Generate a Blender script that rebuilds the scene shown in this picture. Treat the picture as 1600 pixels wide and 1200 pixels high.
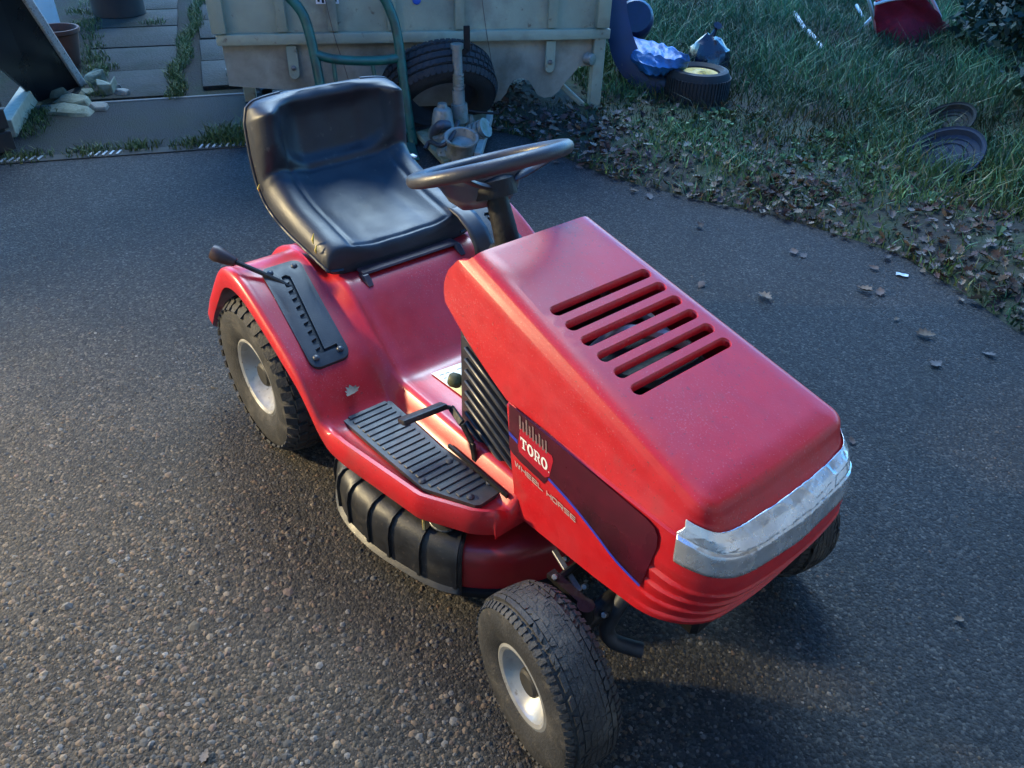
import bpy, bmesh, math, random
import numpy as np
from mathutils import Vector, Matrix, geometry, noise

random.seed(7)
rng = np.random.default_rng(7)
for o in list(bpy.data.objects):
    bpy.data.objects.remove(o, do_unlink=True)
scene = bpy.context.scene
COL = scene.collection
rad = math.radians

# ------------------------------------------------------------------ camera
CAM = (1.7876156, -1.03849987, 1.52774804)
YAW, PITCH, ROLL, FPX = 2.42239988, 0.62966167, 0.03609946, 1236.85763
_f = Vector((math.cos(YAW) * math.cos(PITCH), math.sin(YAW) * math.cos(PITCH), -math.sin(PITCH)))
_r = _f.cross(Vector((0, 0, 1))).normalized()
_u = _r.cross(_f)
_c, _s = math.cos(ROLL), math.sin(ROLL)
RIGHT, UP, FWD = _c * _r + _s * _u, -_s * _r + _c * _u, _f
cam_data = bpy.data.cameras.new('camera')
cam_data.sensor_fit = 'HORIZONTAL'
cam_data.sensor_width = 36.0
cam_data.lens = FPX / 1600 * 36.0
cam_data.clip_start = 0.05
cam_data.clip_end = 400
cam = bpy.data.objects.new('camera', cam_data)
COL.objects.link(cam)
M = Matrix.Identity(4)
for i in range(3):
    M[i][0], M[i][1], M[i][2], M[i][3] = RIGHT[i], UP[i], -FWD[i], CAM[i]
cam.matrix_world = M
scene.camera = cam

# ------------------------------------------------------------------ sky, sun, exposure
SUN_AZ = math.atan2(-0.80, 0.60)      # measured from +Y towards +X
SUN_EL = rad(6.0)
world = bpy.data.worlds.new('World')
scene.world = world
world.use_nodes = True
wn = world.node_tree
for n in list(wn.nodes):
    wn.nodes.remove(n)
sky = wn.nodes.new('ShaderNodeTexSky')
sky.sky_type = 'NISHITA'
sky.sun_disc = False
sky.sun_elevation = SUN_EL
sky.sun_rotation = SUN_AZ
sky.ozone_density = 6.0
sky.air_density = 1.0
sky.dust_density = 0.1
bg = wn.nodes.new('ShaderNodeBackground')
bg.inputs['Strength'].default_value = 0.15
wo = wn.nodes.new('ShaderNodeOutputWorld')
wn.links.new(sky.outputs[0], bg.inputs[0])
wn.links.new(bg.outputs[0], wo.inputs[0])
sun_d = bpy.data.lights.new('sun', 'SUN')
sun_d.energy = 0.4
sun_d.angle = rad(25)
sun_d.color = (0.62, 0.84, 1.0)
sun = bpy.data.objects.new('sun', sun_d)
COL.objects.link(sun)
_sd = Vector((math.sin(SUN_AZ) * math.cos(rad(50)), math.cos(SUN_AZ) * math.cos(rad(50)), math.sin(rad(50))))
sun.rotation_euler = (-_sd).to_track_quat('-Z', 'Y').to_euler()
sun.location = (0, 0, 12)
vs = scene.view_settings
vs.view_transform = 'Standard'
vs.look = 'None'
vs.gamma = 1
vs.exposure = 3.25
vs.use_curve_mapping = False


# ------------------------------------------------------------------ helpers
def ray(u, v):
    return RIGHT * ((u - 800) / FPX) - UP * ((v - 600) / FPX) + FWD


def pix(u, v, **k):
    """photograph pixel -> point on the plane x=, y= or z="""
    (a, val), = k.items()
    i = 'xyz'.index(a)
    d = ray(u, v)
    return Vector(CAM) + d * ((val - CAM[i]) / d[i])


def pixpl(u, v, p0, n):
    d = ray(u, v)
    n = Vector(n)
    return Vector(CAM) + d * ((Vector(p0) - Vector(CAM)).dot(n) / d.dot(n))


def sm(a, b, x):
    t = np.clip((np.asarray(x, float) - a) / (b - a), 0, 1)
    return t * t * (3 - 2 * t)


def nz(x, y, z=0.0):
    return noise.noise(Vector((x, y, z)))


class MB:
    def __init__(self):
        self.V, self.F = [], []

    def add(self, V, F):
        b = len(self.V)
        self.V += [tuple(v) for v in V]
        self.F += [tuple(i + b for i in f) for f in F]
        return self

    def box(self, c, s, m=None):
        hx, hy, hz = s[0] / 2, s[1] / 2, s[2] / 2
        V = [Vector((x, y, z)) for x in (-hx, hx) for y in (-hy, hy) for z in (-hz, hz)]
        if m is not None:
            V = [m @ v for v in V]
        c = Vector(c)
        V = [v + c for v in V]
        return self.add(V, [(0, 1, 3, 2), (4, 6, 7, 5), (0, 4, 5, 1), (2, 3, 7, 6), (0, 2, 6, 4), (1, 5, 7, 3)])

    def bar(self, a, b, w, h, up=(0, 0, 1)):
        a, b = Vector(a), Vector(b)
        d = (b - a)
        L = d.length
        d.normalize()
        s = d.cross(Vector(up))
        if s.length < 1e-4:
            s = d.cross(Vector((1, 0, 0)))
        s.normalize()
        t = s.cross(d)
        m = Matrix((d, s, t)).transposed()
        return self.box((a + b) / 2, (L, w, h), m)

    def tube(self, P, r, n=10, smooth=0, caps=True, sq=1.0):
        P = [Vector(p) for p in P]
        if smooth:
            P = catmull(P, smooth)
        N = len(P)
        rr = r if isinstance(r, (list, tuple)) else [r] * N
        if len(rr) != N:
            rr = list(np.interp(np.linspace(0, 1, N), np.linspace(0, 1, len(rr)), rr))
        T = [(P[min(i + 1, N - 1)] - P[max(i - 1, 0)]).normalized() for i in range(N)]
        a = T[0].cross(Vector((0, 0, 1)))
        if a.length < 1e-3:
            a = T[0].cross(Vector((1, 0, 0)))
        a.normalize()
        V, F = [], []
        for i in range(N):
            a = (a - T[i] * a.dot(T[i])).normalized()
            b = T[i].cross(a)
            for k in range(n):
                t = 2 * math.pi * k / n
                V.append(P[i] + (a * math.cos(t) + b * math.sin(t) * sq) * rr[i])
        for i in range(N - 1):
            for k in range(n):
                k2 = (k + 1) % n
                F.append((i * n + k, i * n + k2, (i + 1) * n + k2, (i + 1) * n + k))
        if caps:
            F.append(tuple(range(n))[::-1])
            F.append(tuple((N - 1) * n + k for k in range(n)))
        return self.add(V, F)

    def lathe(self, prof, m=None, n=32, a0=0.0, a1=2 * math.pi, closed=False):
        """prof: (r, h) pairs, axis local Z"""
        full = abs(a1 - a0 - 2 * math.pi) < 1e-6
        nn = n if full else n + 1
        V, F = [], []
        for k in range(nn):
            t = a0 + (a1 - a0) * k / n
            for r, h in prof:
                v = Vector((r * math.cos(t), r * math.sin(t), h))
                V.append(m @ v if m is not None else v)
        p = len(prof)
        for k in range(n):
            k2 = (k + 1) % nn
            for j in range(p if closed else p - 1):
                j2 = (j + 1) % p
                F.append((k * p + j, k2 * p + j, k2 * p + j2, k * p + j2))
        return self.add(V, F)

    def grid(self, rows, cu=False, cv=False):
        n = len(rows[0])
        V = [p for r in rows for p in r]
        F = []
        R = len(rows)
        for i in range(R if cv else R - 1):
            i2 = (i + 1) % R
            for j in range(n if cu else n - 1):
                j2 = (j + 1) % n
                F.append((i * n + j, i * n + j2, i2 * n + j2, i2 * n + j))
        return self.add(V, F)

    def prism(self, P, ext):
        P = [Vector(p) for p in P]
        e = Vector(ext)
        n = len(P)
        V = P + [p + e for p in P]
        F = [tuple(range(n))[::-1], tuple(range(n, 2 * n))]
        F += [(i, (i + 1) % n, n + (i + 1) % n, n + i) for i in range(n)]
        return self.add(V, F)

    def build(self, name, mat, parent=None, smooth=None, bevel=0, seg=1, solid=0, weld=False):
        me = bpy.data.meshes.new(name)
        me.from_pydata([tuple(v) for v in self.V], [], self.F)
        if weld or bevel or smooth is not None:
            bm = bmesh.new()
            bm.from_mesh(me)
            if weld:
                bmesh.ops.remove_doubles(bm, verts=bm.verts, dist=1e-5)
            bmesh.ops.recalc_face_normals(bm, faces=bm.faces)
            if bevel:
                ed = [e for e in bm.edges if len(e.link_faces) == 2 and e.calc_face_angle(0) > 0.5]
                bmesh.ops.bevel(bm, geom=ed, offset=bevel, segments=seg, affect='EDGES', profile=0.5, clamp_overlap=True)
            bm.to_mesh(me)
            bm.free()
        if smooth is not None:
            for p in me.polygons:
                p.use_smooth = True
            me.set_sharp_from_angle(angle=rad(smooth))
        me.materials.append(mat)
        o = bpy.data.objects.new(name, me)
        COL.objects.link(o)
        if parent is not None:
            o.parent = parent
        if solid:
            md = o.modifiers.new('thickness', 'SOLIDIFY')
            md.thickness = abs(solid)
            md.offset = -1 if solid > 0 else 1
        return o


def catmull(P, k):
    P = [Vector(p) for p in P]
    Q = [P[0] * 2 - P[1]] + P + [P[-1] * 2 - P[-2]]
    out = []
    for i in range(1, len(Q) - 2):
        for j in range(k):
            t = j / k
            a, b, c, d = Q[i - 1], Q[i], Q[i + 1], Q[i + 2]
            out.append(0.5 * ((2 * b) + (c - a) * t + (2 * a - 5 * b + 4 * c - d) * t * t + (3 * b - a - 3 * c + d) * t ** 3))
    out.append(P[-1])
    return out


def inpoly(x, y, P):
    c = False
    j = len(P) - 1
    for i in range(len(P)):
        if (P[i][1] > y) != (P[j][1] > y) and x < (P[j][0] - P[i][0]) * (y - P[i][1]) / (P[j][1] - P[i][1]) + P[i][0]:
            c = not c
        j = i
    return c


def cdt(outer, holes=(), extra=()):
    vs_, ed = [], []
    for L in [outer] + list(holes):
        b = len(vs_)
        vs_ += [Vector((p[0], p[1])) for p in L]
        ed += [(b + i, b + (i + 1) % len(L)) for i in range(len(L))]
    vs_ += [Vector((p[0], p[1])) for p in extra if inpoly(p[0], p[1], outer) and not any(inpoly(p[0], p[1], h) for h in holes)]
    r = geometry.delaunay_2d_cdt(vs_, ed, [], 0, 1e-6)
    V, Fo = r[0], []
    for f in r[2]:
        cx = sum(V[i].x for i in f) / 3
        cy = sum(V[i].y for i in f) / 3
        if inpoly(cx, cy, outer) and not any(inpoly(cx, cy, h) for h in holes):
            Fo.append(tuple(f))
    return V, Fo


def rrect(x0, y0, x1, y1, r, n=4):
    P = []
    for cx, cy, a in ((x1 - r, y1 - r, 0), (x0 + r, y1 - r, 90), (x0 + r, y0 + r, 180), (x1 - r, y0 + r, 270)):
        for i in range(n + 1):
            t = rad(a + 90 * i / n)
            P.append((cx + r * math.cos(t), cy + r * math.sin(t)))
    return P


def mrot(axis_z, x_hint=(1, 0, 0), loc=(0, 0, 0)):
    z = Vector(axis_z).normalized()
    x = Vector(x_hint)
    x = (x - z * x.dot(z)).normalized()
    y = z.cross(x)
    m = Matrix((x, y, z)).transposed().to_4x4()
    m.translation = Vector(loc)
    return m


def thing(name, label, cat, loc=(0, 0, 0), rz=0, group=None, rot=None):
    o = bpy.data.objects.new(name, None)
    COL.objects.link(o)
    o.empty_display_size = 0.1
    o.location = loc
    o.rotation_euler = rot if rot else (0, 0, rz)
    return tag(o, label, cat, group)


def tag(o, label=None, cat=None, group=None, kind=None):
    for k, v in (('label', label), ('category', cat), ('group', group), ('kind', kind)):
        if v:
            o[k] = v
    return o


def part_empty(name, parent, loc=(0, 0, 0), rz=0):
    o = bpy.data.objects.new(name, None)
    COL.objects.link(o)
    o.parent = parent
    o.location = loc
    o.rotation_euler = (0, 0, rz)
    o.empty_display_size = 0.05
    return o


def copy_tree(o, parent=None):
    c = o.copy()
    COL.objects.link(c)
    c.parent = parent
    for ch in list(o.children):
        copy_tree(ch, c)
    return c


# ------------------------------------------------------------------ materials
def pmat(name, col, rough=0.5, metal=0.0, var=0.12, vs_=18.0, bump=0.0, bs=120.0, spec=0.5, coat=0.0, col2=None, mix_s=4.0,
         mix_lo=0.45, mix_hi=0.6, rvar=0.08, attr=None, coatr=0.2):
    m = bpy.data.materials.new(name)
    m.use_nodes = True
    nt = m.node_tree
    b = nt.nodes['Principled BSDF']
    L = nt.links.new
    tc = nt.nodes.new('ShaderNodeTexCoord')
    geo = tc.outputs['Object']
    if attr:
        at = nt.nodes.new('ShaderNodeAttribute')
        at.attribute_name = attr
        base = at.outputs['Color']
    else:
        rgb = nt.nodes.new('ShaderNodeRGB')
        rgb.outputs[0].default_value = (*col, 1)
        base = rgb.outputs[0]
    if col2 is not None:
        n2 = nt.nodes.new('ShaderNodeTexNoise')
        n2.inputs['Scale'].default_value = mix_s
        n2.inputs['Detail'].default_value = 6
        n2.inputs['Roughness'].default_value = 0.65
        L(geo, n2.inputs['Vector'])
        mr = nt.nodes.new('ShaderNodeMapRange')
        mr.inputs[1].default_value = mix_lo
        mr.inputs[2].default_value = mix_hi
        L(n2.outputs[0], mr.inputs[0])
        mx = nt.nodes.new('ShaderNodeMix')
        mx.data_type = 'RGBA'
        L(mr.outputs[0], mx.inputs[0])
        L(base, mx.inputs[6])
        mx.inputs[7].default_value = (*col2, 1)
        base = mx.outputs[2]
    if var:
        n1 = nt.nodes.new('ShaderNodeTexNoise')
        n1.inputs['Scale'].default_value = vs_
        n1.inputs['Detail'].default_value = 5
        L(geo, n1.inputs['Vector'])
        mr = nt.nodes.new('ShaderNodeMapRange')
        mr.inputs[1].default_value = 0.3
        mr.inputs[2].default_value = 0.7
        mr.inputs[3].default_value = 1 - var
        mr.inputs[4].default_value = 1 + var
        L(n1.outputs[0], mr.inputs[0])
        hv = nt.nodes.new('ShaderNodeHueSaturation')
        L(mr.outputs[0], hv.inputs['Value'])
        L(base, hv.inputs['Color'])
        base = hv.outputs[0]
        if rvar:
            mr2 = nt.nodes.new('ShaderNodeMapRange')
            mr2.inputs[1].default_value = 0.3
            mr2.inputs[2].default_value = 0.7
            mr2.inputs[3].default_value = max(rough - rvar, 0.03)
            mr2.inputs[4].default_value = min(rough + rvar, 1)
            L(n1.outputs[0], mr2.inputs[0])
            L(mr2.outputs[0], b.inputs['Roughness'])
    L(base, b.inputs['Base Color'])
    if not (var and rvar):
        b.inputs['Roughness'].default_value = rough
    b.inputs['Metallic'].default_value = metal
    b.inputs['Specular IOR Level'].default_value = spec
    b.inputs['Coat Weight'].default_value = coat
    b.inputs['Coat Roughness'].default_value = coatr
    if bump:
        nb = nt.nodes.new('ShaderNodeTexNoise')
        nb.inputs['Scale'].default_value = bs
        nb.inputs['Detail'].default_value = 4
        L(geo, nb.inputs['Vector'])
        bp = nt.nodes.new('ShaderNodeBump')
        bp.inputs['Strength'].default_value = bump
        bp.inputs['Distance'].default_value = 0.01
        L(nb.outputs[0], bp.inputs['Height'])
        L(bp.outputs[0], b.inputs['Normal'])
    return m


def specks(m, col, scale, lo, hi, amt=1.0, mask=3.0):
    nt = m.node_tree
    L = nt.links.new
    b = nt.nodes['Principled BSDF']
    src = b.inputs['Base Color'].links[0].from_socket
    tc = nt.nodes.new('ShaderNodeTexCoord')
    n1 = nt.nodes.new('ShaderNodeTexNoise')
    n1.inputs['Scale'].default_value = scale
    n1.inputs['Detail'].default_value = 3
    L(tc.outputs['Object'], n1.inputs['Vector'])
    n2 = nt.nodes.new('ShaderNodeTexNoise')
    n2.inputs['Scale'].default_value = mask
    n2.inputs['Detail'].default_value = 4
    L(tc.outputs['Object'], n2.inputs['Vector'])
    ad = nt.nodes.new('ShaderNodeMath')
    ad.operation = 'MULTIPLY_ADD'
    L(n2.outputs[0], ad.inputs[0])
    ad.inputs[1].default_value = 0.35
    L(n1.outputs[0], ad.inputs[2])
    mr = nt.nodes.new('ShaderNodeMapRange')
    mr.inputs[1].default_value = lo
    mr.inputs[2].default_value = hi
    mr.inputs[4].default_value = amt
    L(ad.outputs[0], mr.inputs[0])
    mx = nt.nodes.new('ShaderNodeMix')
    mx.data_type = 'RGBA'
    L(mr.outputs[0], mx.inputs[0])
    L(src, mx.inputs[6])
    mx.inputs[7].default_value = (*col, 1)
    L(mx.outputs[2], b.inputs['Base Color'])


def asphalt_mat():
    m = bpy.data.materials.new('asphalt')
    m.use_nodes = True
    nt = m.node_tree
    b = nt.nodes['Principled BSDF']
    L = nt.links.new
    tc = nt.nodes.new('ShaderNodeTexCoord')
    g = tc.outputs['Object']
    vo = nt.nodes.new('ShaderNodeTexVoronoi')
    vo.inputs['Scale'].default_value = 150
    L(g, vo.inputs['Vector'])
    cr = nt.nodes.new('ShaderNodeValToRGB')
    e = cr.color_ramp
    e.elements[0].color = (0.012, 0.013, 0.0145, 1)
    e.elements[0].position = 0.0
    e.elements[1].color = (0.085, 0.08, 0.072, 1)
    e.elements[1].position = 1.0
    for p, c in ((0.45, (0.024, 0.0255, 0.027, 1)), (0.75, (0.036, 0.037, 0.0375, 1)), (0.9, (0.052, 0.051, 0.050, 1))):
        k = e.elements.new(p)
        k.color = c
    sep = nt.nodes.new('ShaderNodeSeparateColor')
    L(vo.outputs['Color'], sep.inputs[0])
    L(sep.outputs[0], cr.inputs[0])
    n1 = nt.nodes.new('ShaderNodeTexNoise')
    n1.inputs['Scale'].default_value = 1.7
    n1.inputs['Detail'].default_value = 8
    n1.inputs['Roughness'].default_value = 0.7
    L(g, n1.inputs['Vector'])
    mr = nt.nodes.new('ShaderNodeMapRange')
    mr.inputs[1].default_value = 0.3
    mr.inputs[2].default_value = 0.7
    mr.inputs[3].default_value = 0.75
    mr.inputs[4].default_value = 1.25
    L(n1.outputs[0], mr.inputs[0])
    hv = nt.nodes.new('ShaderNodeHueSaturation')
    L(cr.outputs[0], hv.inputs['Color'])
    L(mr.outputs[0], hv.inputs['Value'])
    # thin moss / dust film in patches
    n3 = nt.nodes.new('ShaderNodeTexNoise')
    n3.inputs['Scale'].default_value = 3.1
    n3.inputs['Detail'].default_value = 9
    n3.inputs['Roughness'].default_value = 0.75
    L(g, n3.inputs['Vector'])
    mr3 = nt.nodes.new('ShaderNodeMapRange')
    mr3.inputs[1].default_value = 0.56
    mr3.inputs[2].default_value = 0.72
    mr3.inputs[4].default_value = 0.5
    L(n3.outputs[0], mr3.inputs[0])
    mx = nt.nodes.new('ShaderNodeMix')
    mx.data_type = 'RGBA'
    L(mr3.outputs[0], mx.inputs[0])
    L(hv.outputs[0], mx.inputs[6])
    mx.inputs[7].default_value = (0.036, 0.037, 0.030, 1)
    sx = nt.nodes.new('ShaderNodeVectorMath')  # warm lamplight painted into the tarmac colour around one spot
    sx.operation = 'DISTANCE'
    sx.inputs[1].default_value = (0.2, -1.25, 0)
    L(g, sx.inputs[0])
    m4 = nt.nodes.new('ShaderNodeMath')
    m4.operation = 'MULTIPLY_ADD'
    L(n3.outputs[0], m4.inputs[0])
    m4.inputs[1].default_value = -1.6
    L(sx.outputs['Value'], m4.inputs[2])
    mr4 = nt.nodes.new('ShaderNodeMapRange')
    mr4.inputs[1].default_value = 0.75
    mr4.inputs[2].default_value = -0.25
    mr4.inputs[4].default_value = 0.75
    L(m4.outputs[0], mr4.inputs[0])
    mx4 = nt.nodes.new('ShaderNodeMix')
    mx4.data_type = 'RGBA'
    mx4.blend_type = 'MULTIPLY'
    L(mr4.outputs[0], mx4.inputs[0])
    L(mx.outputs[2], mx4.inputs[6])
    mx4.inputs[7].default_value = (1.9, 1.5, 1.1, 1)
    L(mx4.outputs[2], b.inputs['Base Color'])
    b.inputs['Roughness'].default_value = 0.82
    b.inputs['Specular IOR Level'].default_value = 0.35
    n2 = nt.nodes.new('ShaderNodeTexNoise')
    n2.inputs['Scale'].default_value = 420
    L(g, n2.inputs['Vector'])
    ad = nt.nodes.new('ShaderNodeMath')
    ad.operation = 'SUBTRACT'
    L(n2.outputs[0], ad.inputs[0])
    L(vo.outputs['Distance'], ad.inputs[1])
    bp = nt.nodes.new('ShaderNodeBump')
    bp.inputs['Strength'].default_value = 0.9
    bp.inputs['Distance'].default_value = 0.004
    L(ad.outputs[0], bp.inputs['Height'])
    L(bp.outputs[0], b.inputs['Normal'])
    return m


RED = pmat('red paint', (0.52, 0.008, 0.014), 0.48, var=0.06, vs_=30, bump=0.05, bs=260, spec=0.3, coat=0.5, coatr=0.27,
           col2=(0.50, 0.016, 0.024), mix_s=9, rvar=0.06)
RED.node_tree.nodes['Principled BSDF'].inputs['Coat IOR'].default_value = 1.6
specks(RED, (.14, .03, .03), 150, .83, .90, .6)
specks(RED, (.52, .16, .16), 260, .82, .92, .4, 5)
specks(RED, (.36, .03, .03), 14, .76, .95, .6, 2)
REDSTEEL = pmat('red steel', (0.34, 0.012, 0.018), 0.38, var=0.12, vs_=14, spec=0.6, coat=0.3, col2=(0.20, 0.015, 0.015), mix_s=7,
                mix_lo=0.55, mix_hi=0.7)
BLACKP = pmat('black plastic', (0.014, 0.015, 0.018), 0.46, var=0.25, vs_=25, bump=0.08, bs=300, spec=0.6, col2=(0.05, 0.046, 0.04), mix_s=11,
              mix_lo=0.56, mix_hi=0.75)
RUBBERMAT = pmat('rubber mat', (0.035, 0.038, 0.045), 0.5, var=0.2, vs_=40, bump=0.15, bs=400, col2=(0.07, 0.045, 0.04), mix_s=9, mix_lo=0.5, mix_hi=0.75)
VINYL = pmat('seat vinyl', (0.015, 0.018, 0.026), 0.46, var=0.18, vs_=16, bump=0.12, bs=420, spec=0.55, col2=(0.022, 0.026, 0.034), mix_s=7, rvar=.05)
DARK = pmat('dark steel', (0.012, 0.012, 0.013), 0.55, metal=0.3, var=0.3, vs_=20, bump=0.2, bs=90)
DASHP = pmat('dash plastic', (0.03, 0.032, 0.038), 0.42, var=0.2, vs_=20, spec=0.6)
GRIPP = pmat('wheel plastic', (0.038, 0.038, 0.044), 0.45, var=0.15, vs_=25, bump=0.1, bs=260, spec=0.6)
TYRE = pmat('tyre rubber', (0.030, 0.030, 0.031), 0.7, var=0.25, vs_=30, bump=0.3, bs=220, col2=(0.085, 0.078, 0.068), mix_s=13, mix_lo=0.5, mix_hi=0.75)
RIM = pmat('rim paint', (0.42, 0.42, 0.41), 0.38, metal=0.45, var=0.12, vs_=30, col2=(0.30, 0.27, 0.23), mix_s=18, mix_lo=0.55, mix_hi=0.72)
STEEL = pmat('worn steel', (0.30, 0.30, 0.30), 0.42, metal=0.7, var=0.25, vs_=30, col2=(0.12, 0.08, 0.06), mix_s=20, mix_lo=0.52, mix_hi=0.7)
TAPE = pmat('silver tape', (0.78, 0.81, 0.84), 0.25, metal=0.75, var=0.06, vs_=40, bump=0.05, bs=40, col2=(0.62, 0.64, 0.67), mix_s=14)
specks(VINYL, (.10, .095, .085), 60, .84, .95, .6)
specks(RIM, (.14, .11, .08), 60, .82, .92, .8)
specks(BLACKP, (.10, .08, .06), 90, .84, .94, .7)
specks(TYRE, (.11, .095, .075), 45, .80, .95, .6)
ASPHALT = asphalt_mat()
specks(ASPHALT, (.012, .013, .014), 5, .80, 1.0, .6, 1.2)


def vcol_attr(o, cols):
    me = o.data
    at = me.color_attributes.new('tint', 'FLOAT_COLOR', 'POINT')
    c = np.ones((len(me.vertices), 4), np.float32)
    c[:, :3] = cols
    at.data.foreach_set('color', c.ravel())


# ------------------------------------------------------------------ ground
soil_m = pmat('soil', (0.020, 0.017, 0.013), 0.95, var=0.45, vs_=8, bump=0.8, bs=60, spec=.2, col2=(0.015, 0.020, 0.009), mix_s=2.5)
mb = MB()
mb.add([(-60, -60, -0.02), (60, -60, -0.02), (60, 60, -0.02), (-60, 60, -0.02)], [(0, 1, 2, 3)])
tag(mb.build('ground', soil_m), kind='structure')
VERGE = [(-9, 9), (-4.2, 4.6), (-2.5, 2.2), (-2.2, 1.84), (-1.9, 1.80), (-1.7, 1.90), (-1.56, 1.95), (-1.225, 1.91), (-0.95, 1.90), (-0.7, 1.95), (-0.35, 2.07), (-0.09, 2.185), (0.2, 2.25),
         (0.5, 2.30), (0.72, 2.22), (0.92, 2.15), (1.1, 2.05), (1.35, 1.98), (1.8, 1.9), (4, 1.6), (12, 1.0)]
dv = [(-3.45, -3.0), (12, -3.0)] + VERGE[::-1][:-2] + [(-3.08, 1.62), (-3.27, 1.01), (-3.555, 0.276), (-3.75, -0.25)]
V2, F2 = cdt(dv)
mb = MB()
mb.add([(v.x, v.y, 0.0) for v in V2], F2)
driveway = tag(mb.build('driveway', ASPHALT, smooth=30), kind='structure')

# loose and embedded stones of the tarmac: many small low-poly chips
def stones():
    N = 66000
    cx, cy = CAM[0], CAM[1]
    pts = []
    while len(pts) < N:
        n = 60000
        r = 0.35 + 3.4 * rng.random(n) ** 1.2
        a = YAW + (rng.random(n) - 0.5) * rad(140)
        x, y = cx + r * np.cos(a), cy + r * np.sin(a)
        k = (y < np.interp(x, [p[0] for p in VERGE], [p[1] for p in VERGE]) - 0.03) & (x > -3.0)
        dens = np.array([0.5 + 0.5 * nz(px_ * 1.6, py_ * 1.6, 3.3) for px_, py_ in zip(x[k], y[k])])
        q = rng.random(k.sum()) < np.clip(dens * 1.5 - 0.2, 0.08, 1)
        pts += list(zip(x[k][q], y[k][q]))
    P = np.array(pts[:N])
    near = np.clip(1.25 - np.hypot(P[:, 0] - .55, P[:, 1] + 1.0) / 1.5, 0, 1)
    s = (0.0014 + 0.0050 * rng.random(N) ** 3.2) * (.7 + .75 * near)
    s[rng.random(N) < 0.012] *= 1.6
    base = np.array([(1, 0, 0), (0.35, 0.85, 0), (-0.7, 0.7, 0), (-0.95, -0.3, 0), (-0.1, -0.95, 0), (0.75, -0.6, 0), (0.15, 0.1, 0.62), (-0.3, -0.15, 0.5)])
    ft = [(0, 1, 6), (1, 2, 6), (2, 7, 6), (2, 3, 7), (3, 4, 7), (4, 6, 7), (4, 5, 6), (5, 0, 6)]
    nb = len(base)
    a = rng.random(N) * 6.283
    ca, sa = np.cos(a), np.sin(a)
    el = 0.6 + 0.6 * rng.random(N)
    jit = base[None] * (1 + 0.25 * (rng.random((N, nb, 1)) - 0.5))
    X = jit[:, :, 0] * s[:, None]
    Y = jit[:, :, 1] * s[:, None] * el[:, None]
    VV = np.empty((N, nb, 3))
    VV[:, :, 0] = P[:, 0, None] + X * ca[:, None] - Y * sa[:, None]
    VV[:, :, 1] = P[:, 1, None] + X * sa[:, None] + Y * ca[:, None]
    VV[:, :, 2] = 0.0006 + jit[:, :, 2] * s[:, None] * (0.35 + 0.5 * rng.random((N, 1)))
    FF = (np.array(ft)[None] + (np.arange(N) * nb)[:, None, None]).reshape(-1, 3)
    pal = np.array([(0.075, 0.072, 0.068), (0.11, 0.105, 0.10), (0.16, 0.15, 0.14), (0.05, 0.05, 0.052), (0.14, 0.10, 0.08), (0.17, 0.115, 0.09), (0.24, 0.22, 0.20), (0.10, 0.085, 0.065)])
    ci = rng.choice(len(pal), N, p=[.24, .22, .12, .2, .08, .03, .04, .07])
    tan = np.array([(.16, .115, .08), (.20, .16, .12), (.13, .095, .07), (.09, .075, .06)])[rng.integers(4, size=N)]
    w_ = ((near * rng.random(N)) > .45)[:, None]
    c = np.where(w_, tan, pal[ci]) * (.62 + .14 * near[:, None]) * (0.75 + 0.5 * rng.random((N, 1)))  # tan stone colour, with lamplight warmth painted in by making nearer chips browner, brighter
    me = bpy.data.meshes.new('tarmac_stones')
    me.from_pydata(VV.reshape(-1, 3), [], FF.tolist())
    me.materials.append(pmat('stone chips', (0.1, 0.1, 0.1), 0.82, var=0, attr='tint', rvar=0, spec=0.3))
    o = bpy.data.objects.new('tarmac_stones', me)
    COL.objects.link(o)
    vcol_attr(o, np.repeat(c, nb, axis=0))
    tag(o, 'small grey and brown stone chips set in the worn tarmac', 'gravel', kind='stuff')


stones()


# ================================================================== RIDING MOWER
mower = thing('riding_mower', 'red riding lawn mower with black seat and silver tape across its nose', 'lawn mower')

# ---- hood
def zt(x):
    return 0.806 - (x - 0.655) * 0.263


def zseam(x):
    return 0.572 - 0.017 * sm(1.28, 1.37, x)


HT = [  # v, wr, wf, F, bulge, rc, xs
    (0.0, .132, .184, 1.310, .004, .022, .658),
    (0.5, .148, .195, 1.317, .004, .026, .656),
    (1.0, .160, .203, 1.322, .005, .032, .654),
    (2.0, .170, .209, 1.326, .008, .042, .644),
    (3.0, .178, .212, 1.331, .013, .052, .622),
    (3.2, .184, .214, 1.336, .016, .058, .592),
    (3.38, .190, .216, 1.343, .018, .064, .584),
    (3.5, .196, .218, 1.347, .020, .066, .600),
    (4.0, .214, .226, 1.354, .026, .085, .836),
    (4.15, .210, .223, 1.354, .026, .085, .838),
    (4.3, .217, .229, 1.359, .026, .085, .840),
    (5.0, .219, .233, 1.372, .028, .09, .860),
    (6.0, .220, .231, 1.330, .028, .10, .886)]
HT = np.array(HT)


def hrow(v):
    return [np.interp(v, HT[:, 0], HT[:, i]) for i in range(1, 7)]


def hood_z(v, x):
    x = min(x, 1.345)
    if v <= 3:
        return float(zt(x) - np.interp(v, [0, .5, 1, 2, 3], [0, .003, .009, .022, .034]))
    zs = float(zseam(x))
    if v <= 4:
        a = zt(x) - .034
        return float(a + (zs - a) * (v - 3))
    if v <= 4.3:
        return float(zs - np.interp(v, [4, 4.15, 4.3], [0, .004, .008]))
    zb = float(np.interp(x, [.88, 1.13, 1.25, 1.34], [.295, .317, .334, .338]))
    a = zs - .008
    return a + (zb - a) * (v - 4.3) / 1.7


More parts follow.
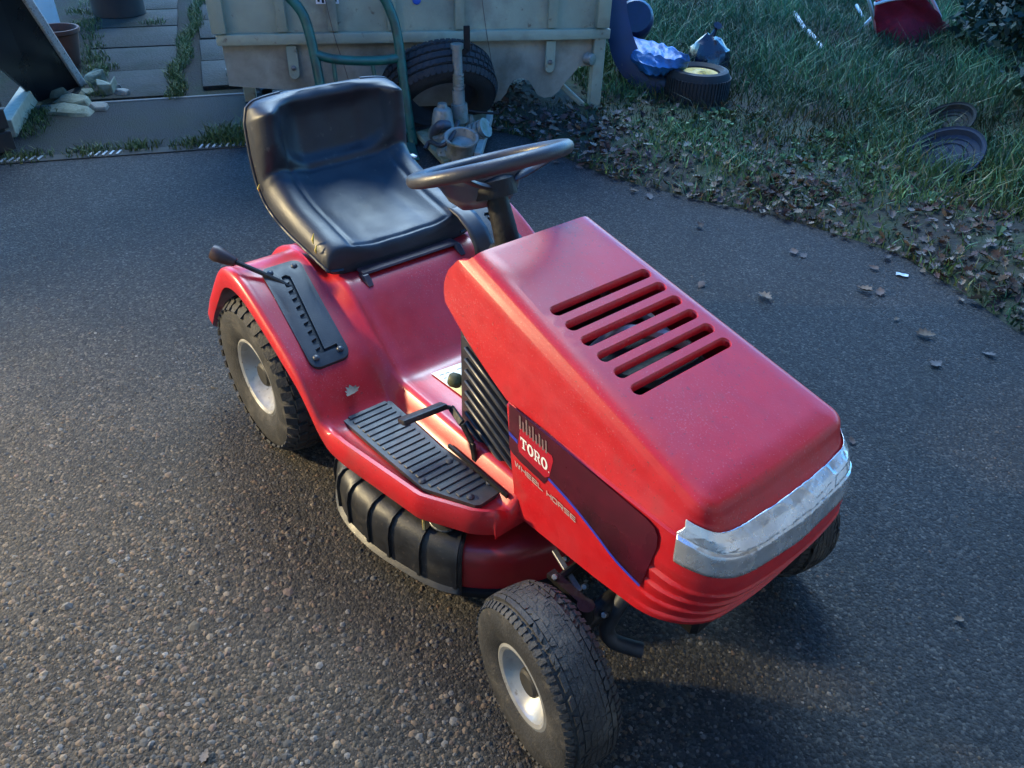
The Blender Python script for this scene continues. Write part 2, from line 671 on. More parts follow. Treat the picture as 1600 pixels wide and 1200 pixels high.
NS, NC, NF = 26, 9, 9
def hood_curve(v, off=0.0):
    wr, wf, F, b, rc, xs = hrow(v)
    wr, wf, F = wr + off, wf + off, F + off
    wfun = lambda x: wr + (wf - wr) * (x - .65) / .65
    P = []
    xc = F - rc
    for i in range(NS):
        x = xs + (xc - xs) * i / NS
        P.append((x, -wfun(x)))
    w = wfun(xc)
    for i in range(NC):
        t = i / NC * math.pi / 2
        P.append((xc + rc * math.sin(t), -(w - rc) - rc * math.cos(t)))
    for i in range(NF + 1):
        y = -(w - rc) * (1 - i / NF)
        P.append((F, y))
    q = []
    for x, y in P:
        q.append((x + b * (1 - (y / w) ** 2) * float(sm(F - rc - .02, F, x)), y))
    return q + [(x, -y) for x, y in q[:-1][::-1]]


def hood_pts(v, off=0.0, ridge=True):
    out = []
    for x, y in hood_curve(v, off):
        z = hood_z(v, x)
        if ridge and v > 4.3:
            m = float(sm(1.20, 1.28, x))
            t = (0.492 - z) / 0.036
            if m > 0 and 0 < t < 4:
                fr = t - math.floor(t)
                d = 0.009 * m * (fr ** 1.5 if fr < .85 else (1 - fr) / .15 * .78)
                k = 1 if y > 0 else -1
                wt = float(sm(1.30, 1.36, x))
                x, y = x - d * wt, y - k * d * (1 - wt)
        out.append((x, y, z))
    return out


def crown(x, y):
    return zt(x)


top = hood_curve(0)
slots = []
for i in range(6):
    x = 0.857 + i * 0.044
    slots.append((x - .0105, -.128, x + .0105, .143))
hol = [rrect(*s, .0104, 5) for s in slots]
hol_big = [rrect(s[0] - .003, s[1] - .003, s[2] + .003, s[3] + .003, .0134, 5) for s in slots]
ex = [(x + .006 * random.random(), y + .006 * random.random()) for x in np.arange(.67, 1.30, .03) for y in np.arange(-.18, .19, .03)]
V2, F2 = cdt(top, hol_big, ex)
mb = MB()
mb.add([(v.x, v.y, crown(v.x, v.y) if i >= len(top) else zt(v.x)) for i, v in enumerate(V2)], F2)
rows = [hood_pts(v) for v in list(np.arange(0, 3.01, .25)) + list(np.arange(3.1, 4.0, .08)) + [4.0, 4.08, 4.15, 4.22, 4.3] + list(np.linspace(4.34, 6, 64))]
mb.grid(rows)
# rolled-in lower lip
lip = [[(x, y, z) for x, y, z in rows[-1]], [(x - .004, y * .975, z - .004) for x, y, z in rows[-1]], [(x - .012, y * .94, z + .006) for x, y, z in rows[-1]]]
mb.grid(lip)
# rear return edge of the upper shell
for hb, h in zip(hol_big, hol):
    r0 = [(x, y, crown(x, y)) for x, y in hb]
    r1 = [(x, y, crown(x, y) - .0035) for x, y in h]
    r2 = [(x, y, crown(x, y) - .016) for x, y in h]
    mb.grid([r0, r1, r2], cu=True)
hood = mb.build('hood', RED, mower, smooth=38, weld=True)
hood['label'] = 'red sloping hood with six long cooling slots'
mb = MB()
edge = [rows[i][0] for i in range(7, len(rows))]
for sgn in (1, -1):
    e0 = [(x, y * sgn, z) for x, y, z in edge]
    e1 = [(x + .001, (y + .014) * sgn, z) for x, y, z in edge]
    e2 = [(x + .012, (y + .016) * sgn, z) for x, y, z in edge]
    mb.grid([e0, e1, e2])
mb.grid([[(.659, y, zt(.659) - .0005) for y in np.linspace(-.130, .130, 12)], [(.664, y, zt(.658) - .014) for y in np.linspace(-.122, .122, 12)]])
mb.build('hood_edge', RED, hood, smooth=40)

# ---- decal (flat print on the side of the hood)
DEC_M = pmat('maroon decal', (0.12, 0.010, 0.026), 0.3, var=0.1, vs_=6, col2=(0.03, 0.006, 0.012), mix_s=1.0)
BLUE_P = pmat('blue stripe', (0.03, 0.05, 0.42), 0.35, var=0.05)
BADGE = pmat('badge red', (0.42, 0.012, 0.03), 0.35, var=0.05)
WHITE_P = pmat('white print', (0.8, 0.8, 0.78), 0.4, var=0.04)
GREY_P = pmat('grey print', (0.42, 0.36, 0.33), 0.4, var=0.05)


def wl(x):
    return .219 + .014 * (x - .65) / .65


def dpix(u, v):
    p = pix(u, v, y=-.2275)
    return (p.x, p.z)


def decal(name, polys, off, mat, tris=False):
    mb = MB()
    for P in polys:
        V2, F2 = cdt(P)
        mb.add([(v.x, -(wl(v.x) + off), v.y) for v in V2], F2)
    return mb.build(name, mat, hood)


def cm2(P, k=6):
    return [(p.x, p.y) for p in catmull([Vector((a, b, 0)) for a, b in P], k)]


stripe_c = [(857.8, 746), (880, 769), (905, 797), (935, 834), (965, 872), (1003.5, 911)]
panel = [dpix(*p) for p in [(794, 631), (1012, 807), (1026, 822), (1031, 836), (1030, 852), (1004.5, 911)]] + \
        [dpix(*p) for p in stripe_c[::-1]] + [dpix(*p) for p in [(850, 756), (812, 722), (799, 708), (794, 700)]]
decal('decal_panel', [panel], .0016, DEC_M)
up = cm2([dpix(*p) for p in stripe_c])
dn = cm2([dpix(p[0] - 1.2, p[1] + 3.6) for p in stripe_c])
lf = [dpix(794, 674), dpix(808, 688.5), dpix(808, 694), dpix(794, 679.5)]
decal('blue_stripe', [up + dn[::-1], lf], .0022, BLUE_P)
bq = [dpix(812, 668), dpix(863, 712), dpix(865, 720), dpix(859, 744), dpix(852, 746), dpix(811, 707), dpix(808.5, 698)]
decal('badge', [bq], .0024, BADGE)
st_p = []
for i in range(9):
    u = 810.5 + i * 5.2
    v = 663 + i * 4.6
    h = (14, 9, 17, 12, 16, 8, 14, 10, 13)[i]
    st_p.append([dpix(u, v - h), dpix(u + 2.6, v - h + 2.2), dpix(u + 3.4, v + 9), dpix(u + .6, v + 7)])
decal('badge_streak', st_p, .0028, pmat('streak print', (.20, .13, .13), .4, var=.1))
# slab-serif letters on a 1 x 1 cell, then mapped along the badge
def ring_poly(cx, cy, ax, ay, bx, by, n=20):
    o = [(cx + ax * math.cos(t), cy + ay * math.sin(t)) for t in np.linspace(0, 2 * math.pi, n, endpoint=False)]
    i = [(cx + bx * math.cos(t), cy + by * math.sin(t)) for t in np.linspace(0, 2 * math.pi, n, endpoint=False)]
    return [[o[k], o[(k + 1) % n], i[(k + 1) % n], i[k]] for k in range(n)]


def box2(x0, y0, x1, y1):
    return [(x0, y0), (x1, y0), (x1, y1), (x0, y1)]


LET = {
    'T': [box2(0.02, .84, .98, 1), box2(.02, .66, .13, .839), box2(.87, .66, .98, .839), box2(.38, .12, .62, .839), box2(.24, 0, .76, .119)],
    'O': ring_poly(.5, .5, .5, .53, .22, .36),
    'R': [box2(.12, .12, .34, .88), box2(0, 0, .46, .119), box2(0, .881, .34, 1), box2(.341, .88, .6, 1), box2(.341, .42, .6, .54),
          [(.6, 1), (.80, .95), (.90, .82), (.90, .62), (.78, .47), (.6, .42), (.6, .54), (.68, .6), (.70, .71), (.68, .83), (.6, .88)],
          [(.52, .42), (.74, .42), (.86, .12), (1.0, .12), (1.0, 0), (.72, 0)]],
}


def place(cells, o, ex_, ey):
    return [[(o[0] + ex_[0] * x + ey[0] * y, o[1] + ex_[1] * x + ey[1] * y) for x, y in P] for P in cells]


b0, b1, t0 = dpix(813.5, 698), dpix(856.5, 736.5), dpix(812.8, 681.5)
dx, dy = b1[0] - b0[0], b1[1] - b0[1]
eyv = (t0[0] - b0[0], t0[1] - b0[1])
polys = []
for i, ch in enumerate('TORO'):
    o = (b0[0] + dx * (i * .255), b0[1] + dy * (i * .255))
    polys += place(LET[ch], o, (dx * .235, dy * .235), eyv)
polys += place([box2(0, 0, 1, .12)], (b0[0] + dx * 1.03, b0[1] + dy * 1.03), (dx * .03, dy * .03), eyv)
decal('brand_lettering', polys, .0032, WHITE_P)
# wide square model lettering, strokes
t = .22
STR = {
    'W': [[(0, 1), (.14, 1), (.27, .25), (.2, 0), (.16, 0)], [(.2, 0), (.32, 0), (.5, .72), (.46, 1)], [(.5, .72), (.68, 0), (.8, 0), (.54, 1), (.46, 1)], [(.73, .25), (.86, 1), (1, 1), (.84, 0), (.8, 0)]],
    'H': [box2(0, 0, .15, 1), box2(.85, 0, 1, 1), box2(.151, .4, .849, .6)],
    'E': [box2(0, 0, 1, .2), box2(0, .4, .95, .6), box2(0, .8, 1, 1), box2(0, .201, .15, .399), box2(0, .601, .15, .799)],
    'L': [box2(0, .201, .15, 1), box2(0, 0, 1, .2)],
    'O': [box2(.1, 0, .9, .2), box2(.1, .8, .9, 1), box2(0, .1, .15, .9), box2(.85, .1, 1, .9)],
    'R': [box2(0, 0, .15, 1), box2(.151, .8, .9, 1), box2(.151, .35, .9, .55), box2(.85, .45, 1, .9), [(.55, .349), (.75, .349), (1, 0), (.8, 0)]],
    'S': [box2(0, 0, .9, .2), box2(.1, .4, .9, .6), box2(.1, .8, 1, 1), box2(.85, .1, 1, .5), box2(0, .5, .15, .9)],
}
b0, b1, t0 = dpix(804, 727.5), dpix(901, 816), dpix(803.5, 719.5)
dx, dy = b1[0] - b0[0], b1[1] - b0[1]
eyv = (t0[0] - b0[0], t0[1] - b0[1])
polys = []
pos = 0.0
for ch in 'WHEEL HORSE':
    if ch == ' ':
        pos += .05
        continue
    o = (b0[0] + dx * pos, b0[1] + dy * pos)
    w = .082 if ch != 'W' else .098
    for cell in STR[ch]:
        polys += place([cell], o, (dx * w, dy * w), eyv)
    pos += w + .0125
decal('model_lettering', polys, .0026, GREY_P)

# ---- silver tape wrapped round the headlights
mb = MB()
def tape_pt(a, b):
    v = 3.14 + 1.50 * b + .03 * nz(a * 9, 1.7) * (1 if b > .5 else .6)
    P = hood_pts(v, 0.0022, ridge=False)
    n = len(P)
    lo, hi = NS + .6, n - NS + .4
    t = lo + (hi - lo) * a
    i = int(t)
    f = t - i
    p = Vector(P[i]) * (1 - f) + Vector(P[min(i + 1, n - 1)]) * f
    cr = .0012 * nz(a * 6, b * 1.2, 2) + .0013 * max(0, .06 - abs(nz(a * 8, b * 1.6, 5))) / .06 + .0009 * max(0, .05 - abs(nz(a * 11 + b * 4, b * 3, 9))) / .05
    p.x += cr + .002 + .006 * b * (1 - b)
    p.z += .0025 * nz(a * 11, 4.2) * abs(b - .5) * 2
    return p
mb.grid([[tape_pt(a, b) for a in np.linspace(0, 1, 200)] for b in np.linspace(0, 1, 30)])
tp = mb.build('tape_strip', TAPE, hood, smooth=28, solid=-.0008)
tp['label'] = 'crinkled silver duct tape over the headlights'

# ---- engine bay under the hood
mb = MB()
mb.box((.99, 0, .49), (.36, .30, .28))
mb.box((1.0, 0, .30), (.62, .26, .14))
mb.lathe([(.0, .67), (.11, .67), (.115, .64), (.115, .60)], Matrix.Translation((.98, .02, 0)), 24)
mb.build('engine', DARK, mower, bevel=.01)
mb = MB()
mb.tube([(.90, -.05, .655), (.93, -.01, .70), (.98, .06, .69), (1.02, .10, .66)], .014, 8, smooth=4)
mb.tube([(.86, .06, .66), (.9, .09, .69), (.96, .11, .66)], .010, 8, smooth=4)
mb.build('air_hose', pmat('grey hose', (.25, .25, .27), .5), mower, smooth=40)

# ---- dash under the rear of the hood
mb = MB()
mb.box((.735, 0, .49), (.20, .372, .29))
mb.box((.70, 0, .68), (.10, .26, .16))
dash = mb.build('dash', DASHP, mower, bevel=.012, seg=2, smooth=40)
for k in range(9):
    z = .60 - k * .029
    mb = MB()
    mb.bar((.662, -.188, z + .024), (.845, -.196, z - .045), .014, .011, up=(0, 0, 1))
    r_ = mb.build('dash_rib', DASHP, dash, bevel=.003, smooth=40)
mb = MB()
kp = pix(721, 597, y=-.17)
mb.lathe([(0, .03), (.012, .03), (.017, .024), (.017, .008), (.012, 0), (.006, 0), (.006, -.05)], mrot((-.8, -.55, .1), loc=kp) , 18)
mb.build('dash_knob', pmat('olive knob', (.07, .075, .03), .5), mower, smooth=40)

# ---- red rear body with fenders and footrests
FT = .322


def itab(tab, x):
    t = np.array(tab)
    xs = np.linspace(-.02, .02, 5)
    return float(np.mean(np.interp(x + xs, t[:, 0], t[:, 1])))


ZF = [(-.40, .24), (-.34, .27), (-.28, .32), (-.2, .40), (-.13, .48), (-.07, .545), (-.02, .568), (.02, .573), (.06, .567), (.13, .538), (.25, .476), (.32, .436), (.36, .400), (.40, .352), (.425, FT + .004), (.46, FT), (1, FT)]
ZC = [(-.40, .30), (-.34, .36), (-.28, .42), (-.2, .49), (-.1, .535), (0, .545), (.17, .545), (.205, .533), (.385, .392), (.41, .372), (1, .368)]
YO = [(-.40, .33), (-.34, .385), (-.28, .415), (-.2, .428), (0, .434), (.40, .434), (.5, .426), (.745, .388), (.85, .328), (.868, .312), (.885, .290)]


def zf(x):
    return itab(ZF, x)


def body_cols(x, dz=0.0, cap=0.0):
    zo, zc = zf(x), itab(ZC, x)
    t = np.array(YO)
    yo = float(np.interp(x, t[:, 0], t[:, 1]))
    lip_ = .012 * float(sm(.40, .48, x))
    c = [(yo - .006, zo - .052), (yo - .001, zo - .034), (yo, zo - .014), (yo - .003, zo - .002 + lip_ * .6), (yo - .009, zo + .004 + lip_), (yo - .018, zo + .005 + lip_),
         (yo - .026, zo + .003 + lip_ * .5), (yo - .034, zo + .001)]
    yi = .246
    for k in range(1, 6):
        c.append((yo - .034 + (yi - (yo - .034)) * k / 6, zo))
    c += [(yi, zo), (.240, zo + .004), (.228, zo + (zc - zo) * .45), (.214, zo + (zc - zo) * .93), (.206, zc + .004), (.196, zc + .005), (.182, zc + .001), (.15, zc), (.10, zc), (.05, zc)]
    full = [(-y, z) for y, z in c] + [(0, zc)] + [(y, z) for y, z in c[::-1]]
    return [(x, y, z) for y, z in full]


rows = [body_cols(x) for x in np.concatenate([np.linspace(-.40, .33, 60), np.linspace(.338, .47, 26), np.linspace(.48, .885, 34)])]
last = rows[-1]
rows.append([(x + .008, y, max(z - .008, FT - .052)) for x, y, z in last])
rows.append([(x + .012, y, max(min(z - .03, FT - .02), FT - .052)) for x, y, z in last])
rows.append([(x + .010, y, FT - .0525) for x, y, z in last])
mb = MB()
mb.grid(rows)
body = mb.build('fender_body', RED, mower, smooth=50)
body['label'] = 'red fenders and footrest moulding behind the hood'

# ---- rubber foot pads with ribs and bolts
pad_r = [pix(u, v, z=FT + .012) for u, v in [(523, 645), (532, 638), (594, 614), (603, 619), (640, 652), (690, 698), (735, 727), (780, 750), (784, 760), (781, 768), (752, 788), (742, 789), (660, 762), (600, 712)]]
for s in (1, -1):
    P2 = [(p.x, p.y * s) for p in pad_r]
    V2, F2 = cdt(P2)
    mb = MB()
    z0 = FT + .0115
    mb.add([(v.x, v.y, z0) for v in V2], F2)
    mb.grid([[(x, y, z0) for x, y in P2], [(x, y, FT + .001) for x, y in P2]], cu=True)
    pad = mb.build('foot_pad', RUBBERMAT, mower, smooth=30)
    for k in range(19):
        x = .425 + k * .0205
        ys = []
        for j in range(len(P2)):
            a, b = P2[j], P2[(j + 1) % len(P2)]
            if (a[0] - x) * (b[0] - x) < 0:
                ys.append(a[1] + (b[1] - a[1]) * (x - a[0]) / (b[0] - a[0]))
        if len(ys) < 2:
            continue
        y0, y1 = min(ys), max(ys)
        mb = MB()
        mb.box((x, (y0 + y1) / 2, z0 + .0016), (.0125, (y1 - y0) * .80, .0034))
        mb.build('tread_rib', RUBBERMAT, pad, bevel=.0012)
    for u, v in [(548, 640), (592, 623), (702, 722), (660, 752), (735, 777), (765, 755)]:
        p = pix(u, v, z=z0)
        mb = MB()
        mb.lathe([(0, .006), (.005, .0055), (.0085, .003), (.009, 0)], Matrix.Translation((p.x, p.y * s, z0)), 12)
        mb.build('bolt', RUBBERMAT, pad, smooth=40)

# ---- slotted lever plates on both fenders
def fender_plate(s):
    def mp(a, b, off):     # a along 0..1 front-down, b across 0..1
        x = .050 + .278 * a
        y = (-.368 - .020 * a) * (1 - b) + (-.262 - .022 * a) * b
        return (x, y * s, zf(x) + off)
    L_, W_ = .30, .105
    outer = rrect(0, 0, L_, W_, .022, 5)
    hole = []
    n = 9
    for i in range(n + 1):
        a = .05 + .215 * i / n
        hole.append((a, .050 + .012 * (.5 - i / n)))
    hole = [(a, b + .005) for a, b in hole] + [(.262, .083), (.272, .083), (.272, .036)]
    back = []
    for i in range(n, -1, -1):
        a = .05 + .215 * i / n
        bb = .050 + .012 * (.5 - i / n)
        back += [(a + .007, bb - .003), (a + .005, bb - .017), (a - .006, bb - .017), (a - .009, bb - .003)]
    hole += back
    ex = [(a, b) for a in np.arange(.01, L_, .02) for b in np.arange(.012, W_, .02)]
    V2, F2 = cdt(outer, [hole], ex)
    mb = MB()
    f = lambda p, off: mp(p[0] / L_, p[1] / W_, off)
    mb.add([f((v.x, v.y), .008) for v in V2], F2)
    mb.grid([[f(p, .008) for p in outer], [f(p, .001) for p in outer]], cu=True)
    mb.grid([[f(p, .008) for p in hole], [f(p, .001) for p in hole]], cu=True)
    pl = mb.build('lever_plate', BLACKP, mower, smooth=30)
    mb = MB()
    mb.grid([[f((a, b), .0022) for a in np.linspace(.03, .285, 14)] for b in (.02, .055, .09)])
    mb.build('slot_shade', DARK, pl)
    for a, b in ((.022, .02), (.022, .085), (.278, .02), (.278, .085)):
        mb = MB()
        p = f((a, b), .008)
        mb.lathe([(0, .005), (.005, .0046), (.008, .002), (.0085, 0)], mrot((.43, 0, .9), loc=p), 12)
        mb.build('rivet', DASHP, pl, smooth=40)
    return f


fpl = fender_plate(1)
fender_plate(-1)
# ---- cutting-height lever
k0 = Vector(fpl((.075, .05), .0))
kn = pix(355, 404, y=-.425)
mb = MB()
mb.tube([k0 + Vector((.02, 0, -.03)), k0, k0.lerp(kn, .5) + Vector((0, 0, .004)), kn], .006, 8, smooth=3)
lev = mb.build('height_lever', DARK, mower, smooth=40)
mb = MB()
d = (kn - k0).normalized()
mb.lathe([(0, -.034), (.010, -.034), (.0135, -.028), (.018, .0), (.021, .016), (.018, .027), (.0, .030)], mrot(d, (0, 0, 1), kn + d * .012), 16)
mb.build('lever_grip', pmat('brown grip', (.06, .03, .025), .5, var=.2), lev, smooth=35)

# ---- warning sticker on the tunnel floor
mb = MB()
sp = [pix(u, v, z=.3745) for u, v in [(674, 584), (752, 556), (752, 640), (737, 630)]]
mb.prism(sp, (0, 0, .0012))
stk = mb.build('warning_sticker', pmat('sticker', (.72, .74, .62), .45, var=.05), mower)
stk['label'] = 'white and yellow warning sticker'
mb = MB()
for k in range(6):
    a = sp[0].lerp(sp[3], .1 + k * .11) + Vector((.004, .01, .0016))
    b = sp[1].lerp(sp[2], .1 + k * .11) + Vector((.002, -.01, .0016))
    for j in range(7):
        if random.random() < .72:
            q0, q1 = a.lerp(b, j / 7 + .01), a.lerp(b, j / 7 + .06 + .06 * random.random())
            mb.bar(q0, q1, .0022, .0004)
mb.build('sticker_print', pmat('sticker print', (.08, .08, .09), .5, var=0), stk)
mb = MB()
mb.prism([sp[0].lerp(sp[3], .48) + Vector((0, 0, .0014)), sp[1].lerp(sp[2], .48) + Vector((0, 0, .0014)), sp[1].lerp(sp[2], .9) + Vector((0, 0, .0014)), sp[0].lerp(sp[3], .9) + Vector((0, 0, .0014))], (0, 0, .0004))
mb.build('sticker_band', pmat('sticker yellow', (.70, .58, .06), .45, var=.1), stk)

# ---- pedal
mb = MB()
pa = pix(626, 660, z=.430)
pb = pix(695, 633, z=.430)
e = (pb - pa).normalized()
s_ = Vector((0, 0, 1)).cross(e).normalized()
mpd = Matrix((e, s_, e.cross(s_))).transposed()
tilt = Matrix.Rotation(rad(-22), 3, e)
mb.box((pa + pb) / 2, ((pb - pa).length, .034, .014), tilt @ mpd)
ped = mb.build('pedal_pad', BLACKP, mower, bevel=.004, seg=2, smooth=40)
mb = MB()
q = [pb - e * .01, pix(705, 637, z=.428), pix(722, 662, y=-.226), pix(738, 692, y=-.222), pix(744, 730, y=-.222)]
for a, b in zip(q[:-1], q[1:]):
    mb.bar(a, b, .008, .016, up=(1, 0, 0.3))
mb.build('pedal_arm', DARK, ped, bevel=.002)
mb = MB()
a, b = pix(705, 700, z=FT + .03), pix(790, 748, z=FT + .03)
mb.bar(Vector((.66, -.236, FT + .022)), Vector((.87, -.236, FT + .022)), .006, .010)
mb.build('pedal_slot_guide', DARK, mower)

# ---- seat
def seat():
    T = [(.155, .568), (.146, .597), (.120, .617), (.06, .632), (-.02, .650), (-.09, .674), (-.140, .699), (-.168, .728), (-.182, .77), (-.191, .82), (-.198, .862), (-.206, .890), (-.222, .903)]
    B = [(.156, .552), (.142, .540), (.10, .540), (.04, .546), (-.05, .552), (-.13, .566), (-.19, .590), (-.228, .640), (-.242, .70), (-.252, .77), (-.257, .835), (-.255, .878), (-.240, .901)]
    t = np.linspace(0, 1, len(T))
    S = np.concatenate([np.linspace(0, .08, 6)[:-1], np.linspace(.08, .92, 84), np.linspace(.92, 1, 7)[1:]])
    T = np.array(catmull([Vector((a, b, 0)) for a, b in T], 8))
    B = np.array(catmull([Vector((a, b, 0)) for a, b in B], 8))
    tt = np.linspace(0, 1, len(T))
    f = lambda A, s: np.array([np.interp(s, tt, A[:, 0]), np.interp(s, tt, A[:, 1])])
    W = [(0, .186), (.02, .208), (.06, .226), (.15, .232), (.4, .236), (.55, .234), (.7, .234), (.82, .230), (.9, .218), (.95, .198), (.98, .168), (1, .12)]
    W = np.array(W)
    U = np.concatenate([-np.linspace(1, .93, 7), np.linspace(-.90, .90, 91), np.linspace(.93, 1, 7)])
    top, bot = [], []
    for s in S:
        Tp, Bp = f(T, s), f(B, s)
        Mi, h = (Tp + Bp) / 2, (Tp - Bp) / 2
        nrm = h / np.linalg.norm(h)
        w = np.interp(s, W[:, 0], W[:, 1])
        rt, rb = [], []
        for u in U:
            k = (1 - abs(u) ** 9) ** .5
            d = float(sm(.36, .93, abs(u)))
            # front roll and top roll rise, side bolsters rise, centre panel is sunk
            rise = .020 * d * float(sm(.02, .12, s)) * (1 - float(sm(.93, 1, s)))
            wrap = .055 * d * float(sm(.50, .66, s)) * (1 - float(sm(.80, .95, s)))
            sink = -.012 * (1 - d) * float(sm(.06, .24, s)) * (1 - float(sm(.74, .90, s)))
            sink -= .020 * (1 - float(sm(.60, .84, abs(u)))) * float(sm(.58, .67, s)) * (1 - float(sm(.80, .90, s)))
            sink -= .0045 * math.exp(-((abs(u) - .66) / .028) ** 2) * float(sm(.10, .15, s)) * (1 - float(sm(.84, .88, s))) + .004 * math.exp(-((s - .125) / .010) ** 2) * (1 - float(sm(.60, .68, abs(u))))
            crease = -.012 * math.exp(-((s - .56) / .020) ** 2) * (.35 + .65 * float(sm(.5, .75, abs(u)))) + .003 * nz(u * 4, s * 9, 1.3)
            o = (rise + wrap + sink + crease) * k
            p = Mi + h * k + nrm * o
            q = Mi - h * k + nrm * .6 * (rise + wrap) * k
            fr = .010 * (u * u) * (1 - float(sm(0, .15, s)))
            rt.append((p[0] - fr, w * u, p[1]))
            rb.append((q[0] - fr, w * u, q[1]))
        top.append(rt)
        bot.append(rb)
    mb = MB()
    loop = [a + b[::-1] for a, b in zip(top, bot)]
    mb.grid(loop, cu=True)
    n = len(U)
    for L in (loop[0], loop[-1]):
        mb.grid([L[:n], L[n:][::-1]])
    st = mb.build('seat', VINYL, mower, smooth=60, weld=True)
    st['label'] = 'black vinyl pan seat with worn edges'
    # moulded piping round the rim
    mb = MB()
    rim = [Vector(l[0]) + Vector((0, -.001, 0)) for l in loop]
    mb.tube(rim, .0045, 6)
    mb.build('seat_piping', VINYL, st, smooth=60)
    mb = MB()
    mb.tube([Vector((p.x, -p.y, p.z)) for p in rim], .0045, 6)
    mb.build('seat_piping', VINYL, st, smooth=60)
    foam = pmat('torn foam', (.62, .45, .08), .8, var=.2)
    for u, v, L in ((491, 381, .028), (497, 396, .022), (405, 300, .018)):
        mb = MB()
        best = min((Vector(p) for l in loop for p in l), key=lambda p: (pxd(p, u, v)))
        a = best + Vector((.004, -.006, .004))
        mb.tube([a, a + Vector((.004, -.002, L * .5)), a + Vector((.001, .004, L))], [.001, .0032, .001], 6)
        mb.build('torn_foam', foam, st)
    mb = MB()
    best = min((Vector(p) for l in loop for p in l[:n]), key=lambda p: pxd(p, 652, 238))
    mb.box(best + Vector((.004, 0, .004)), (.022, .014, .006))
    mb.build('paper_scrap', WHITE_P, st, bevel=.002)


def pxd(p, u, v):
    d = Vector(p) - Vector(CAM)
    x, y, z = d.dot(RIGHT), d.dot(UP), d.dot(FWD)
    return (800 + FPX * x / z - u) ** 2 + (600 - FPX * y / z - v) ** 2 + z * 400


seat()
# seat bracket
mb = MB()
mb.prism([(.10, -.15, .548), (.185, -.155, .546), (.185, .155, .546), (.10, .15, .548)], (0, 0, .008))
mb.box((-.03, 0, .552), (.30, .22, .03))
mb.prism([(.185, -.158, .552), (.215, -.158, .527), (.16, -.158, .545)], (0, .022, 0))
mb.prism([(.185, .136, .552), (.215, .136, .527), (.16, .136, .545)], (0, .022, 0))
mb.build('seat_bracket', pmat('bracket paint', (.05, .02, .025), .5, var=.3), mower, bevel=.004)
# left shift cover that curves over the tunnel beside the seat
mb = MB()
arc = [(.02, .62), (.10, .622), (.16, .612), (.205, .588), (.235, .552), (.25, .50)]
mb.grid([[(x + .004 * k, .165 + .055 * k / 4, z + .004) for x, z in arc] for k in range(5)])
mb.build('shift_cover', DASHP, mower, smooth=60, solid=-.006)

# ---- steering
SW = Vector((.503, .0, .908))
tn = rad(22)
SN = Vector((-math.sin(tn), 0, math.cos(tn)))
SM = mrot(SN, (0, 1, 0), SW)
mb = MB()
mb.lathe([(.168 + .0165 * math.cos(t), .0155 * math.sin(t)) for t in np.linspace(0, 2 * math.pi, 12, endpoint=False)], SM, 64, closed=True)
swh = mb.build('steering_wheel', GRIPP, mower, smooth=60)
mb = MB()
for a in (90, 210, 330):
    d = SM.to_3x3() @ Vector((math.cos(rad(a)), math.sin(rad(a)), 0))
    mb.tube([SW + SN * -.045 + d * .03, SW + SN * -.03 + d * .09, SW - SN * .004 + d * .160], .013, 8, smooth=4, sq=.5)
mb.build('spoke', GRIPP, swh, smooth=60)
mb = MB()
mb.lathe([(0, -.022), (.035, -.024), (.046, -.035), (.048, -.07), (.0, -.07)], SM, 24)
mb.build('wheel_hub', DARK, swh, smooth=40)
mb = MB()
mb.tube([SW - SN * .05, SW - SN * .10, Vector((.565, 0, .76)), Vector((.60, 0, .66))], [.022, .026, .028, .03], 16, smooth=4)
mb.build('steering_column', DARK, mower, smooth=50)
# binnacle bowl on the driver's side of the column
mb = MB()
BM = mrot((-.36, 0, .93), (0, 1, 0), (.452, .012, .868))
mb.lathe([(.0, -.062), (.05, -.060), (.075, -.04), (.088, -.012), (.090, .006), (.095, .010), (.101, .006), (.101, -.006), (.094, -.014), (.08, -.045), (.055, -.07), (0, -.073)], BM, 40)
mb.build('dash_binnacle', pmat('binnacle', (.085, .09, .10), .4, var=.15), mower, smooth=45)
mb = MB()
mb.tube([(.54, .0, .74), (.58, .0, .69), (.62, 0, .62)], [.034, .04, .05], 16)
mb.box((.60, 0, .60), (.12, .20, .22))
mb.build('dash_tower', DARK, mower, bevel=.012, smooth=50)


# ---- wheels
def tread_blocks(mb, R, hw, rows_, n, h, gap=.25, skew=0.0, crownk=3.0, jitter=0.0):
    for j in range(rows_):
        y0 = -hw + 2 * hw * j / rows_
        y1 = y0 + 2 * hw / rows_
        for i in range(n):
            a0 = 2 * math.pi * (i + (.5 if j % 2 else 0)) / n
            a1 = a0 + 2 * math.pi / n * (1 - gap)
            yy0, yy1 = y0 + (y1 - y0) * .10, y1 - (y1 - y0) * .10
            jt = [(random.random() - .5) * jitter for _ in range(4)]
            C = []
            for (a, y, jj) in ((a0, yy0, jt[0]), (a1, yy0, jt[1]), (a1 , yy1, jt[2]), (a0, yy1, jt[3])):
                a_ = a + skew * (y / hw) + jj * 2 * math.pi / n
                C.append((a_, y))
            V = []
            for dr in (-.004, h):
                for a_, y in C:
                    r = R - crownk * y * y + dr
                    V.append((r * math.cos(a_), y, r * math.sin(a_)))
            mb.add(V, [(4, 5, 6, 7), (0, 1, 5, 4), (1, 2, 6, 5), (2, 3, 7, 6), (3, 0, 4, 7)])


